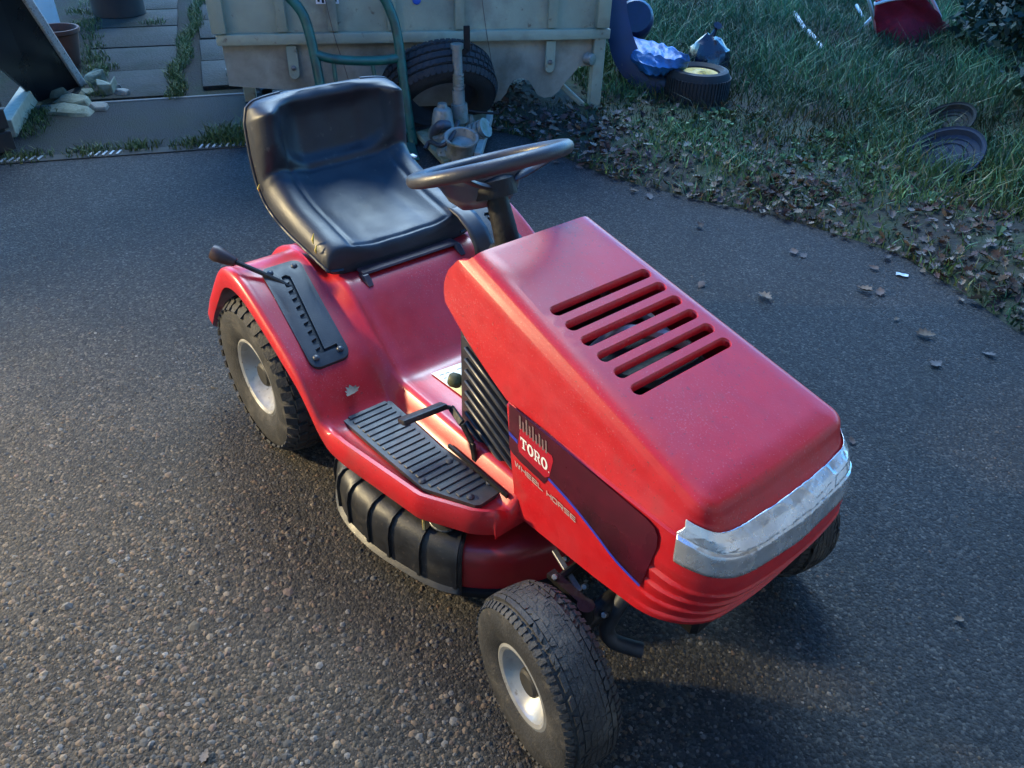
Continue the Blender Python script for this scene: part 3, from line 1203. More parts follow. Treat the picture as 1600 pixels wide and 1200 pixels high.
AX = Matrix.Rotation(rad(90), 4, 'X')     # lathe z -> -y
def wheel(name, loc, R, w, rr, front, rz=0):
    root = part_empty(name, mower, loc, rz)
    hw = w / 2
    ck = .10 * R / (hw * hw) * .9
    prof = []
    # outer bead -> sidewall -> shoulder -> crown -> inner
    pr = [(rr, hw * .80), (rr + .006, hw * .90), (rr + .3 * (R - rr), hw * 1.02), (rr + .62 * (R - rr), hw * 1.03), (rr + .84 * (R - rr), hw * .93), (R - .012, hw * .72)]
    pr = pr + [(R - .0035, hw * .5), (R, hw * .2), (R, -hw * .2), (R - .0035, -hw * .5)] + [(a, -b) for a, b in pr[::-1]]
    mb = MB()
    P = [(p.x, p.y) for p in catmull([Vector((a, b, 0)) for a, b in pr], 4)]
    mb.lathe(P, AX, 72)
    if front:
        tread_blocks(mb, R - .001, hw * .70, 7, 58, .0024, gap=.20, skew=.16, crownk=1.9, jitter=.9)
        for s in (1, -1):
            for i in range(64):
                a = 2 * math.pi * i / 64
                for (r0, y0), (r1, y1) in ((((R - .010), hw * .74), ((rr + .80 * (R - rr)), hw * .97)),):
                    V = []
                    for da in (0, .055):
                        for r_, y_ in ((r0, y0), (r1, y1)):
                            for o in (0, .0026):
                                V.append(((r_ + o) * math.cos(a + da), s * (y_ + o), (r_ + o) * math.sin(a + da)))
                    mb.add(V, [(1, 3, 7, 5), (0, 2, 3, 1), (4, 5, 7, 6), (0, 1, 5, 4), (2, 6, 7, 3)])
    else:
        tread_blocks(mb, R - .001, hw * .80, 5, 34, .007, gap=.34, skew=.10, crownk=2.2)
        for s in (1, -1):
            for i in range(34):
                a = 2 * math.pi * (i + .2) / 34
                V = []
                for da in (0, .11):
                    for r_, y_ in ((R - .012, hw * .76), (rr + .74 * (R - rr), hw * 1.03)):
                        for o in (0, .0055):
                            V.append(((r_ + o) * math.cos(a + da), s * (y_ + o * .6), (r_ + o) * math.sin(a + da)))
                mb.add(V, [(1, 3, 7, 5), (0, 2, 3, 1), (4, 5, 7, 6), (0, 1, 5, 4), (2, 6, 7, 3)])
    mb.build('tyre', TYRE, root, smooth=32)
    # rim (z of lathe = outward)
    h = hw
    pr = [(rr + .004, h * .78), (rr + .005, h * .86), (rr - .003, h * .90), (rr - .010, h * .84), (rr - .014, h * .66), (rr - .024, h * .50), (rr - .030, h * .22), (rr - .036, h * .10),
          (rr * .52, h * .12), (rr * .47, h * .22), (rr * .40, h * .26), (0, h * .26)]
    mb = MB()
    mb.lathe(pr, AX, 48)
    mb.lathe([(rr + .004, -h * .78), (rr - .012, -h * .8), (rr - .03, -h * .3), (0, -h * .3)], AX, 32)
    mb.build('rim', RIM, root, smooth=30)
    mb = MB()
    c = rr * (.36 if front else .33)
    mb.lathe([(0, h * .70), (c * .8, h * .69), (c * .97, h * .62), (c * 1.02, h * .3), (c * 1.02, h * .2)], AX, 14)
    mb.build('hub_cap', pmat('hub cap', (.035, .033, .03), .6, var=.3), root, smooth=30)
    return root


fw = wheel('front_wheel', (1.163, -.382, .181), .178, .120, .084, True, rad(-9))
fw2 = copy_tree(fw, mower)
fw2.location = (1.150, .360, .181)
fw2.rotation_euler = (0, 0, rad(171))
rw = wheel('rear_wheel', (0, -.335, .236), .228, .170, .110, False)
rw2 = copy_tree(rw, mower)
rw2.location = (0, .335, .236)
rw2.rotation_euler = (0, 0, rad(180))

# ---- frame, axle, steering gear
mb = MB()
mb.box((.62, .12, .27), (1.20, .03, .07))
mb.box((.62, -.12, .27), (1.20, .03, .07))
mb.box((1.24, 0, .29), (.03, .26, .10))
mb.tube([(0, -.33, .236), (0, .33, .236)], .022, 12)
mb.box((0, 0, .26), (.24, .30, .18))
mb.box((-.16, 0, .33), (.10, .40, .12))
mb.build('chassis', DARK, mower, bevel=.006)
mb = MB()
mb.tube([(1.158, -.35, .20), (1.15, -.27, .235), (1.15, 0, .25), (1.15, .27, .235), (1.158, .35, .20)], .02, 10, smooth=3)
for s in (1, -1):
    mb.tube([(1.152, s * .268, .17), (1.148, s * .268, .285)], .018, 12)
    mb.box((1.10, s * .262, .275), (.12, .02, .012))
mb.tube([(1.06, -.27, .272), (1.04, 0, .262), (1.06, .27, .272)], .008, 8)
mb.build('front_axle', DARK, mower, smooth=40)
mb = MB()
for p in ((1.06, -.268, .285), (1.11, -.25, .262), (1.02, -.20, .255), (1.17, -.235, .25), (1.09, -.21, .24)):
    mb.lathe([(0, .009), (.006, .009), (.007, .002), (.007, -.02), (0, -.02)], mrot((.3, -.6, .7), loc=p), 6)
mb.bar((1.00, -.215, .275), (1.10, -.235, .255), .012, .006)
mb.build('steering_link', STEEL, mower, bevel=.001)['kind'] = 'stuff'
mb = MB()
pp = [pix(968, 944, y=-.19), pix(957, 962, y=-.20), pix(948, 982, y=-.21), pix(956, 1000, y=-.205), pix(980, 1010, y=-.185), pix(1003, 1016, y=-.165)]
mb.tube([pp[0] + Vector((.0, .06, .06))] + pp, .0165, 12, smooth=5)
mb.build('exhaust_pipe', pmat('exhaust', (.035, .04, .05), .55, metal=.2, var=.3), mower, smooth=50)

# ---- cutting deck
OUT = [(.33, -.31), (.385, -.372), (.465, -.408), (.56, -.414), (.66, -.400), (.785, -.362), (.855, -.310), (.91, -.235), (.945, -.12), (.955, 0)]
half = [(p.x, p.y) for p in catmull([Vector((a, b, 0)) for a, b in OUT], 6)]
loop = half + [(x, -y) for x, y in half[::-1][1:]]


def offs(L, d, closed=True):
    n = len(L)
    o = []
    for i in range(n):
        a, b = L[(i - 1) % n] if closed or i else L[i], L[(i + 1) % n] if closed or i < n - 1 else L[i]
        t = Vector((b[0] - a[0], b[1] - a[1])).normalized()
        o.append((L[i][0] + t.y * d, L[i][1] - t.x * d))
    return o


def drow(L, d, z, closed=True):
    return [(x, y, z) for x, y in offs(L, d, closed)]


mb = MB()
mb.grid([drow(loop, 0.0, .082), drow(loop, 0, .165), drow(loop, -.006, .185), drow(loop, -.02, .198), drow(loop, -.05, .206), drow(loop, -.12, .212)], cu=True)
V2, F2 = cdt(offs(loop, -.12))
mb.add([(v.x, v.y, .212) for v in V2], F2)
deck = mb.build('mower_deck', REDSTEEL, mower, smooth=40)
mb = MB()
mb.grid([drow(loop, -.004, .090), drow(loop, .008, .087), drow(loop, .012, .083), drow(loop, .012, .070), drow(loop, .009, .067), drow(loop, -.004, .064)], cu=True)
mb.build('deck_rim', pmat('rim rubber', (.010, .010, .011), .75, spec=.2), deck, smooth=30)
# black discharge chute
seg = [p for p in half if .345 < p[0] < .835 and p[1] < -.3]
n = len(seg)
mb = MB()
prof = [(.022, .084), (.024, .088), (.020, .092), (.014, .097), (.014, .165), (.008, .195), (-.006, .214), (-.030, .222), (-.075, .226), (-.12, .227)]
mb.grid([drow(seg, d, z, False) for d, z in prof])
chute = mb.build('discharge_chute', BLACKP, mower, smooth=40, solid=.004)
for i in [int(q) for q in np.linspace(1, n - 2, 8)]:
    mb = MB()
    S2 = [offs(seg, d + .007, False)[i] for d, z in prof[3:]]
    S1 = [offs(seg, d - .004, False)[i] for d, z in prof[3:]]
    t = Vector((seg[min(i + 1, n - 1)][0] - seg[i - 1][0], seg[min(i + 1, n - 1)][1] - seg[i - 1][1], 0)).normalized() * .004
    zz = [z for d, z in prof[3:]]
    A = [Vector((x, y, z + .004)) for (x, y), z in zip(S2, zz)]
    B = [Vector((x, y, z)) for (x, y), z in zip(S1, zz)]
    mb.grid([[p - t for p in B], [p - t for p in A], [p + t for p in A], [p + t for p in B]])
    mb.build('chute_rib', BLACKP, chute, smooth=40)
mb = MB()
c = pix(690, 815, z=.235)
mb.prism([(c.x + .036 * math.cos(t), c.y + .026 * math.sin(t), .232) for t in np.linspace(0, 2 * math.pi, 16, endpoint=False)], (0, 0, .006))
mb.box((c.x + .0, c.y + .05, .235), (.06, .09, .006))
mb.box((c.x, c.y + .05, .265), (.012, .012, .06))
brk = mb.build('deck_bracket', pmat('bracket grey', (.09, .095, .10), .45, metal=.4, var=.3), mower, bevel=.0015)
mb = MB()
mb.lathe([(0, .009), (.006, .008), (.009, .004), (.009, 0)], Matrix.Translation((c.x, c.y - .004, .238)), 6)
mb.build('bracket_bolt', DARK, brk)
mb = MB()
mb.tube([pix(661, 800, z=.25), pix(662, 818, z=.235), pix(663, 828, z=.225)], .0035, 6)
mb.build('spring', pmat('brass', (.4, .32, .12), .4, metal=.6), mower)


# ================================================================== SURROUNDINGS
CONC = pmat('concrete slab', (.028, .027, .023), .9, var=.4, vs_=9, bump=.8, bs=60, spec=.3, col2=(.014, .017, .010), mix_s=3, mix_lo=.42, mix_hi=.65)
OLDTAR = pmat('old tarmac', (.0125, .013, .0135), .88, var=.6, vs_=70, bump=1.0, bs=150, col2=(.011, .014, .008), mix_s=3.5, spec=.3)
BEIGE = pmat('beige paint', (.33, .345, .25), .6, var=.16, vs_=5, bump=.15, bs=60, col2=(.20, .185, .14), mix_s=2.6, mix_lo=.5, mix_hi=.72)
GREENP = pmat('green enamel', (.012, .11, .085), .35, var=.2, vs_=14, col2=(.02, .07, .055), mix_s=10, spec=.6)
ALU = pmat('cast alloy', (.30, .30, .27), .5, metal=.45, var=.2, vs_=12, bump=.3, bs=60, col2=(.20, .19, .10), mix_s=9, mix_lo=.5, mix_hi=.7)
MOSSY = pmat('mossy plate', (.24, .25, .17), .7, var=.25, vs_=10, col2=(.14, .12, .05), mix_s=7)
WHITE = pmat('white enamel', (.72, .73, .72), .35, var=.06, vs_=8, col2=(.5, .5, .48), mix_s=9, mix_lo=.6, mix_hi=.8)

# ---- old strip, drain and slab path
A0, A1 = Vector((-3.555, .276, 0)), Vector((-3.266, 1.013, 0))
dr = (A1 - A0).normalized()
dn_ = Vector((-dr.y, dr.x, 0))            # away from the camera
path = tag(bpy.data.objects.new('path', None), kind='structure')
COL.objects.link(path)
slab_me = None
widths = [(-.52, -.08), (-.05, .56), (.72, 1.28), (1.31, 1.81), (1.84, 2.3)]
for i in range(9):
    for j, (a, b) in enumerate(widths[1:4] if i else widths[1:]):
        mb = MB()
        d0, d1 = .02 + i * .665 + .012 * random.random(), .02 + (i + 1) * .665 - .02 - .012 * random.random()
        hgt = .002 + .006 * random.random()
        sh = .16 * (1 if j else 0)
        q = [A0 + dr * (a - .17 + .01 * random.random()) + dn_ * (d0 + sh), A0 + dr * (b - .17 - .01 * random.random()) + dn_ * (d0 + sh), A0 + dr * (b - .17) + dn_ * (d1 + sh), A0 + dr * (a - .17) + dn_ * (d1 + sh)]
        mb.prism([p + Vector((0, 0, -.04)) for p in q], (0, 0, .04 + hgt))
        mb.build('slab', CONC, path, bevel=.006, seg=2, smooth=40)
mb = MB()
e0, e1 = A0 - dr * 1.0, A0 + dr * 2.6
mb.bar(e0 - dn_ * .03 + Vector((0, 0, -.02)), e1 - dn_ * .03 + Vector((0, 0, -.02)), .035, .054)
kerb = mb.build('kerb', pmat('pale kerb', (.085, .085, .08), .8, var=.2), bevel=.006)
tag(kerb, kind='structure')
# strip between drain and kerb, a little rougher and mossier
D0, D1 = pix(-60, 258, z=0), pix(275, 234, z=0)
dd = (D1 - D0).normalized()
D2 = D1 + dd * .75
sp_ = [D0 - dd * .4 , D2, A0 + dr * 1.25 - dn_ * .06, e0 - dn_ * .06]
mb = MB()
mb.add([(p.x, p.y, .0035) for p in sp_], [(0, 1, 2, 3)])
tag(mb.build('tarmac_strip', OLDTAR), kind='structure')
specks(BEIGE, (.11, .05, .025), 26, .84, .95, .7, 2)
specks(MOSSY, (.07, .045, .02), 30, .78, .95, .8)
specks(ALU, (.08, .07, .04), 30, .76, .95, .8)
drain = thing('drain_channel', 'narrow slotted metal drain channel set across the driveway', 'drain', D0)
mb = MB()
mb.bar((0, 0, .002), D2 - D0 + Vector((0, 0, .002)), .075, .008)
mb.build('drain_bed', pmat('drain dirt', (.03, .03, .025), .9, var=.4, vs_=30), drain)
nrm = Vector((-dd.y, dd.x, 0))
L_ = (D2 - D0).length
gm = pmat('drain grate', (.28, .29, .29), .5, metal=.4, var=.25, vs_=40)
k = 0
t = .05
gmesh = None
while t < L_ - .05:
    show_ = nz(t * 3.1, 4.4) > -.12
    if show_:
        if gmesh is None:
            mb = MB()
            mb.bar(nrm * -.028 + Vector((0, 0, .009)) + dd * -.008, nrm * .028 + Vector((0, 0, .009)) + dd * .008, .012, .006)
            o = mb.build('grate_bar', gm, drain, bevel=.001)
            gmesh = o.data
        else:
            o = bpy.data.objects.new('grate_bar', gmesh)
            COL.objects.link(o)
            o.parent = drain
        o.location = dd * t
    t += .034

# ---- beige steel container
CB0, CB1 = Vector((-2.632, .682, 0)), Vector((-1.617, 2.561, 0))
cd = (CB1 - CB0).normalized()
cn = Vector((cd.y, -cd.x, 0))             # towards the camera
CW = (CB1 - CB0).length
cont = thing('steel_container', 'beige painted steel container with ribbed side and scalloped skirt on short legs', 'container', CB0)
cpx = lambda u, v, off=0: pixpl(u, v, CB0 + cn * off, cn) - CB0
S_ = lambda a, z, o=0: cd * a + cn * o + Vector((0, 0, z))
mb = MB()
a = 0
for (x0, x1, z0, z1, y0, y1) in ((0, CW, .50, 1.55, -.02, 0), (0, CW, .50, 1.55, -1.22, -1.2), (0, .02, .50, 1.55, -1.2, -.02), (CW - .02, CW, .50, 1.55, -1.2, -.02), (0, CW, .46, .50, -1.22, -.003)):
    c_ = S_((x0 + x1) / 2, (z0 + z1) / 2, (y0 + y1) / 2)
    mb.box(c_, (x1 - x0, y1 - y0, z1 - z0), Matrix((cd, cn, Vector((0, 0, 1)))).transposed())
mb.build('side_panel', BEIGE, cont)


def cbar(name, a0, z0, a1, z1, w, dpt, mat=BEIGE, par=cont, off=0):
    mb = MB()
    m = Matrix((cd, cn, Vector((0, 0, 1)))).transposed()
    mb.box(S_((a0 + a1) / 2, (z0 + z1) / 2, dpt / 2 + off + .002), (max(abs(a1 - a0), w), dpt, max(abs(z1 - z0), w)), m)
    return mb.build(name, mat, par, bevel=.006, seg=2, smooth=40)


def ca(u):
    return cpx(u, 40).dot(cd)


cbar('rail', -.02, .485, CW + .02, .485, .055, .045)
cbar('rail', -.02, 1.53, CW + .02, 1.53, .06, .05)
for u in (342, 441, 520, 612, 717, 861, 938):
    cbar('rib', ca(u), .52, ca(u), 1.49, .052 if u not in (342, 938) else .075, .038 if u not in (342, 938) else .06)
for u in (448, 858):
    aa = ca(u) + .01
    mb = MB()
    m = Matrix((cd, cn, Vector((0, 0, 1)))).transposed()
    pts = [(-.028, .45), (.028, .45), (.028, .30)] + [(.028 * math.cos(t), .30 - .028 * math.sin(t)) for t in np.linspace(.2, 2.9, 7)] + [(-.028, .30)]
    mb.prism([S_(aa + p, z, .012) for p, z in pts], cn * .018)
    hs = mb.build('hanging_strap', BEIGE, cont, bevel=.004, smooth=40)
    mb = MB()
    mb.lathe([(0, .014), (.010, .012), (.014, .006), (.014, 0)], mrot(cn, loc=S_(aa, .335, .030)), 8)
    mb.build('bolt', STEEL, hs)
# skirt with scalloped lower edge
sk = [(0, .45), (CW, .45), (CW, .33)]
low = [cpx(u, v) for u, v in [(905, 104), (893, 118), (882, 130), (874, 142), (862, 151), (850, 153), (840, 148), (833, 136), (826, 126), (815, 122), (803, 125), (796, 134), (791, 146), (782, 157), (770, 161), (755, 163), (700, 165), (600, 168), (500, 165)]]
sk = [(0.0, .458), (CW - .005, .458), (CW - .005, .30), (CW - .055, .30)] + [(p.dot(cd), p.z) for p in low] + [(.62, .10), (.5, .13), (.40, .20), (0.0, .24)]
V2, F2 = cdt(sk)
mb = MB()
mb.add([S_(v.x, v.y, -.002) for v in V2], F2)
mb.grid([[S_(a, z, -.002) for a, z in sk], [S_(a, z, -.03) for a, z in sk]], cu=True)
mb.build('skirt', pmat('skirt paint', (.33, .315, .25), .65, var=.2, vs_=5, bump=.15, bs=50, col2=(.15, .13, .095), mix_s=2.2, mix_lo=.47, mix_hi=.7), cont)
for a_, o_ in ((CW - .035, .0), (.05, -.55), (CW - .035, -1.15), (.05, -1.15)):
    mb = MB()
    m = Matrix((cd, cn, Vector((0, 0, 1)))).transposed()
    mb.box(S_(a_, .24, o_ + .012), (.07, .06, .48), m)
    mb.build('leg', BEIGE, cont, bevel=.005)
mb = MB()
mb.bar(S_(CW - .06, .04, -.02), S_(CW - .30, .24, -.10), .035, .03)
mb.build('leg_brace', BEIGE, cont, bevel=.004)
mb = MB()
p_ = cpx(917, 91, .02)
mb.lathe([(0, .05), (.03, .048), (.034, .04), (.034, 0)], mrot(cd * .6 + cn, loc=p_), 14)
mb.build('pipe_cap', ALU, cont, smooth=40)
mb = MB()
p_ = cpx(511, -2, .01)
mb.box(p_, (.12, .004, .05), Matrix((cd, cn, Vector((0, 0, 1)))).transposed())
lb = mb.build('paper_label', WHITE_P, cont)
mb = MB()
for k in range(5):
    mb.box(p_ + cd * (-.045 + k * .022) + cn * .003 + Vector((0, 0, -.006)), (.012, .002, .016 + .012 * (k % 2)), Matrix((cd, cn, Vector((0, 0, 1)))).transposed())
mb.build('label_print', DARK, lb)
mb = MB()
p_ = cpx(651, 0, .006)
mb.lathe([(.0, .004), (.018, .003), (.024, 0)], mrot(cn, loc=p_), 12)
mb.build('blue_blob', pmat('blue paint', (.02, .10, .45), .5), cont)
cablem = pmat('cable', (.12, .09, .07), .6, var=.2)
for U in ([(506, -10), (522, 55), (540, 110), (548, 140)], [(752, -10), (760, 50), (768, 100), (770, 160)]):
    mb = MB()
    mb.tube([cpx(u, v, .052) for u, v in U], .0022, 5, smooth=4)
    mb.build('hanging_wire', cablem, cont)
WM_ = [('dark_box', 1)]

# ---- truck tyre resting under the container side
tb = pix(690, 200, z=0)
tcen = pixpl(686, 140, CB0 + cn * .10, cn)
ax = (cn * .72 + Vector((0, 0, -.62)) + cd * .12).normalized()
tt = thing('truck_tyre', 'large black van tyre tilted against the container skirt', 'tyre', tcen)
mb = MB()
TM = mrot(ax, cd)
R_, hw = .325, .105
pr = [(.20, hw * .82), (.205, hw * .95), (.24, hw * 1.05), (.285, hw * 1.0), (.312, hw * .88), (.322, hw * .74), (.322, hw * .62), (.314, hw * .60), (.314, hw * .56), (.325, hw * .54), (.326, hw * .24), (.317, hw * .22), (.317, hw * .18), (.327, hw * .16)]
pr = pr + [(a, -b) for a, b in pr[::-1]] + [(.19, -hw * .7), (.19, hw * .7)]
mb.lathe(pr, TM, 72, closed=True)
for j, (y0, y1) in enumerate(((.24, .54), (-.16, .16), (-.54, -.24))):
    n = 52
    for i in range(n):
        a0 = 2 * math.pi * (i + .3 * j) / n
        a1 = a0 + 2 * math.pi / n * .72
        V = [TM @ Vector((r * math.cos(a), r * math.sin(a), hw * y)) for r in (.318, .331) for a, y in ((a0, y0 + .02), (a1, y0 + .02), (a1 + .02, y1 - .02), (a0 + .02, y1 - .02))]
        mb.add(V, [(4, 5, 6, 7), (0, 1, 5, 4), (1, 2, 6, 5), (2, 3, 7, 6), (3, 0, 4, 7)])
for s in (1, -1):
    n = 60
    for i in range(n):
        a0 = 2 * math.pi * i / n
        a1 = a0 + 2 * math.pi / n * .7
        V = [TM @ Vector(((r + o) * math.cos(a), (r + o) * math.sin(a), s * (hw * y + o * .5))) for o in (-.004, .006) for a in (a0, a1) for r, y in ((.322, .64), (.302, .94))]
        mb.add(V, [(4, 5, 7, 6), (0, 1, 5, 4), (2, 6, 7, 3), (0, 4, 6, 2), (1, 3, 7, 5)])
mb.build('tyre_casing', pmat('old tyre', (.026, .027, .030), .75, var=.3, vs_=20, bump=.3, bs=150), tt, smooth=30)

# ---- green hand truck leaning back on the container
hb = Vector((-1.83, 1.37, 0))
lean = rad(9)
hup = (Vector((0, 0, 1)) * math.cos(lean) - cn * math.sin(lean)).normalized()
hn = hup.cross(cd)
ht = thing('hand_truck', 'green tubular hand truck standing in front of the beige container', 'hand truck', hb)
hp = lambda u, v, off=0: pixpl(u, v, hb + hn * off, hn) - hb
mb = MB()
mb.tube([hp(646, 226), hp(638, 180), hp(630, 120), hp(621, 55), hp(612, 22), hp(598, -6), hp(575, -26), hp(540, -34)], .026, 12, smooth=5)
mb.build('side_rail', GREENP, ht, smooth=50)
mb = MB()
mb.tube([hp(520, 240), hp(510, 185), hp(497, 115), hp(484, 55), hp(472, 20), hp(452, -4), hp(440, -12)], .026, 12, smooth=5)
mb.build('side_rail', GREENP, ht, smooth=50)
mb = MB()
mb.tube([hp(490, 84), hp(520, 92), hp(560, 95), hp(600, 94), hp(626, 90)], .024, 12, smooth=5)
mb.build('cross_bar', GREENP, ht, smooth=50)
for u0, u1 in ((521, 530), (581, 596)):
    mb = MB()
    mb.tube([hp(u0, 96), hp(u1, 170), hp(u1 + 4, 210)], .011, 10)
    mb.build('upright_bar', GREENP, ht, smooth=50)
mb = MB()
mb.tube([hp(515, 205), hp(642, 205)], .015, 10)
mb.build('cross_bar', GREENP, ht, smooth=50)
mb = MB()
b0 = hp(520, 240)
b1 = hp(648, 232)
b0.z = b1.z = .012
mb.prism([b0, b1, b1 + cn * .26, b0 + cn * .26], (0, 0, .008))
mb.build('toe_plate', GREENP, ht, bevel=.003)

# ---- cast pump unit standing on the plate beside it
pu = thing('water_pump', 'corroded cast metal pump with upright pipe and open collar', 'pump', pix(712, 245, z=0))
P0 = Vector(pu.location)
ppz = lambda u, v, z: pix(u, v, z=z) - P0
mb = MB()
q = [ppz(650, 214, .03), ppz(768, 178, .03), ppz(744, 248, .03), ppz(694, 262, .03)]
mb.prism(q, (0, 0, .03))
mb.build('base_plate', MOSSY, pu, bevel=.005)
mb = MB()
mb.bar(ppz(766, 180, .075), ppz(746, 246, .075), .035, .05)
mb.build('side_beam', pmat('pale timber', (.33, .34, .30), .7, var=.25, vs_=20), pu, bevel=.004)
pcol = pix(718, 205, z=.06) - P0
pc = lambda u, v: pixpl(u, v, P0 + pcol, cn) - P0
mb = MB()
c0, c1 = pc(717, 162), pc(714, 72)
mb.tube([pc(720, 190), c0], .045, 14)
mb.tube([c0, pc(716, 140)], .034, 14)
for k in range(5):
    a = pc(716.3 - k * .1, 138 - k * 5)
    b = pc(716.2 - k * .1, 134.5 - k * 5)
    mb.tube([a, b], .031, 14)
mb.tube([pc(716, 142), c1], .026, 14)
mb.tube([c1 - (c1 - c0).normalized() * .012, c1 + (c1 - c0).normalized() * .012], .034, 14)
mb.build('riser_pipe', ALU, pu, smooth=40)
mb = MB()
cc = pix(721, 217, z=.16) - P0
CM = mrot((.25, -.12, 1), (1, 0, 0), cc)
mb.lathe([(.0, -.03), (.062, -.025), (.070, 0), (.074, .012), (.086, .014), (.088, .006), (.080, -.004), (.072, -.04), (.075, -.10), (.0, -.10)], CM, 28)
mb.build('open_collar', ALU, pu, smooth=40)
mb = MB()
mb.tube([ppz(678, 215, .06), ppz(680, 205, .12), ppz(688, 196, .17), ppz(700, 196, .16)], .026, 12, smooth=4)
mb.build('elbow', pmat('dark casting', (.10, .10, .12), .5, metal=.4, var=.3), pu, smooth=50)
mb = MB()
h0 = ppz(692, 205, .09)
mb.lathe([(0, .15), (.024, .15), (.028, .13), (.046, .12), (.055, .09), (.062, .03), (.08, 0), (.08, -.06), (0, -.06)], Matrix.Translation(h0), 16)
mb.lathe([(0, .06), (.045, .055), (.052, .03), (.052, -.05)], mrot((-.2, -.5, .8), loc=h0 + Vector((.09, -.05, -.02))), 14)
mb.box(h0 + Vector((.05, .06, -.02)), (.10, .08, .06), Matrix.Rotation(.6, 3, 'Z'))
mb.lathe([(0, .05), (.04, .045), (.05, .02), (.055, -.02)], mrot((.8, -.3, .3), loc=h0 + Vector((.03, -.02, 0))), 14)
for k in range(4):
    t = k * 1.57 + .4
    mb.box(h0 + Vector((.05 * math.cos(t), .05 * math.sin(t), .01)), (.02, .02, .04))
mb.build('pump_body', ALU, pu, smooth=35)
mb = MB()
g0 = ppz(742, 214, .10)
for k in range(7):
    rr0 = .042 if k % 2 else .052
    mb.tube([g0 + Vector((.012 * k - .04, .006 * k, .008 * k)), g0 + Vector((.012 * k - .029, .006 * k + .005, .008 * k + .007))], rr0, 14)
mb.build('finned_barrel', ALU, pu, smooth=30)
mb = MB()
g1 = ppz(704, 236, .075)
mb.lathe([(.0, .02), (.03, .02), (.034, .012), (.07, .010), (.074, .0), (.074, -.015), (0, -.015)], mrot((.5, -.4, .75), loc=g1), 20)
for k in range(6):
    a_ = k * math.pi / 3
    mb.lathe([(0, .012), (.008, .012), (.008, 0)], mrot((.5, -.4, .75), loc=g1) @ Matrix.Translation((.055 * math.cos(a_), .055 * math.sin(a_), .010)), 6)
mb.build('flange_plate', ALU, pu, smooth=30)
mb = MB()
mb.tube([ppz(664, 232, .07), ppz(672, 222, .10), ppz(690, 228, .12), ppz(706, 214, .16), ppz(716, 190, .20)], .012, 8, smooth=5)
mb.build('feed_hose', pmat('hose rubber', (.03, .03, .035), .5), pu, smooth=50)
mb = MB()
for u, v in ((735, 190), (750, 205), (742, 225), (703, 222)):
    g = ppz(u, v, .085)
    mb.lathe([(0, .04), (.014, .038), (.018, .02), (.024, 0), (.024, -.03), (0, -.03)], Matrix.Translation(g), 8)
tag(mb.build('pump_fitting', ALU, pu, smooth=30), kind='stuff')
mb = MB()
mb.tube([pc(722, 172), pc(745, 175), pc(780, 178)], .007, 8)
mb.build('rod', DARK, pu)
mb = MB()
mb.bar(pc(730, 80), pc(729, 40), .034, .012, up=cn)
mb.build('lever_arm', DARK, pu, bevel=.003)
mb = MB()
mb.bar(pc(722, 84), pc(731, 76), .03, .012, up=cn)
mb.build('lever_clamp', DARK, pu, bevel=.003)

# ---- left side: leaning panel, white appliance, offcut, rubble, pots
BLK = pmat('black panel', (.012, .013, .017), .3, var=.2, vs_=6, spec=.6)
pa_, pb_ = pix(62, 160, z=0), pix(128, 134, z=0)
topb = pix(38, -4, z=.62)
topa = pix(-45, 20, z=.62)
panel_t = thing('leaning_panel', 'tall black panel with a speckled white edge strip, leaning over', 'panel', pb_)
mb = MB()
nrmv = (pa_ - pb_).cross(topb - pb_).normalized()
ext = 1.8
mb.prism([Vector((0, 0, .0)), pa_ - pb_, (topa - pb_) * ext, (topb - pb_) * ext], nrmv * .03)
mb.build('panel_board', BLK, panel_t, bevel=.004)
mb = MB()
mb.bar(Vector((0, 0, .005)), (topb - pb_) * ext, .045, .05, up=nrmv)
mb.build('edge_strip', pmat('speckled white', (.58, .60, .62), .5, var=.35, vs_=60, col2=(.2, .2, .2), mix_s=60, mix_lo=.55, mix_hi=.6), panel_t, bevel=.004)
ap = thing('white_appliance', 'white enamelled appliance cabinet behind the leaning panel', 'appliance', pix(98, 44, z=0), rad(12))
mb = MB()
mb.box((-.22, -.28, .43), (.44, .56, .82))
ab = mb.build('cabinet', WHITE, ap, bevel=.015, seg=2, smooth=40)
mb = MB()
for sx, sy in ((-.06, -.05), (-.38, -.05), (-.06, -.50), (-.38, -.50)):
    pass
mb.box((.004, -.28, .62), (.008, .44, .02))
mb.build('trim_strip', STEEL, ap)
for sx, sy in ((-.06, -.05), (-.38, -.05), (-.06, -.50), (-.38, -.50)):
    mb = MB()
    mb.lathe([(0, .022), (.02, .022), (.024, 0), (0, 0)], Matrix.Translation((sx, sy, 0)), 10)
    mb.build('foot', DARK, ap)
pot = thing('brown_pot', 'round dark brown pot on the slabs behind the leaning panel', 'pot', pix(102, 100, z=0))
mb = MB()
mb.lathe([(0, 0), (.10, 0), (.135, .20), (.15, .21), (.15, .235), (.135, .235), (.12, .20), (.1, .05), (0, .05)], None, 24)
mb.build('pot_body', pmat('brown clay', (.10, .035, .02), .7, var=.3), pot, smooth=40)
mb = MB()
mb.lathe([(0, .19), (.124, .19)], None, 20)
mb.build('pot_soil', soil_m, pot)
crate = thing('dark_planter', 'dark weathered timber planter at the driveway edge with a pale offcut on it', 'planter', pix(22, 236, z=0), rad(20))
mb = MB()
mb.box((-.30, -.16, .17), (.60, .32, .34))
mb.build('planter_box', pmat('dark timber', (.022, .017, .013), .75, var=.4, vs_=10), crate, bevel=.01)
for k in range(3):
    mb = MB()
    mb.box((.008, -.16, .06 + k * .11), (.02, .34, .095))
    mb.build('planter_board', pmat('dark board', (.028, .02, .015), .75, var=.4, vs_=14), crate, bevel=.004)
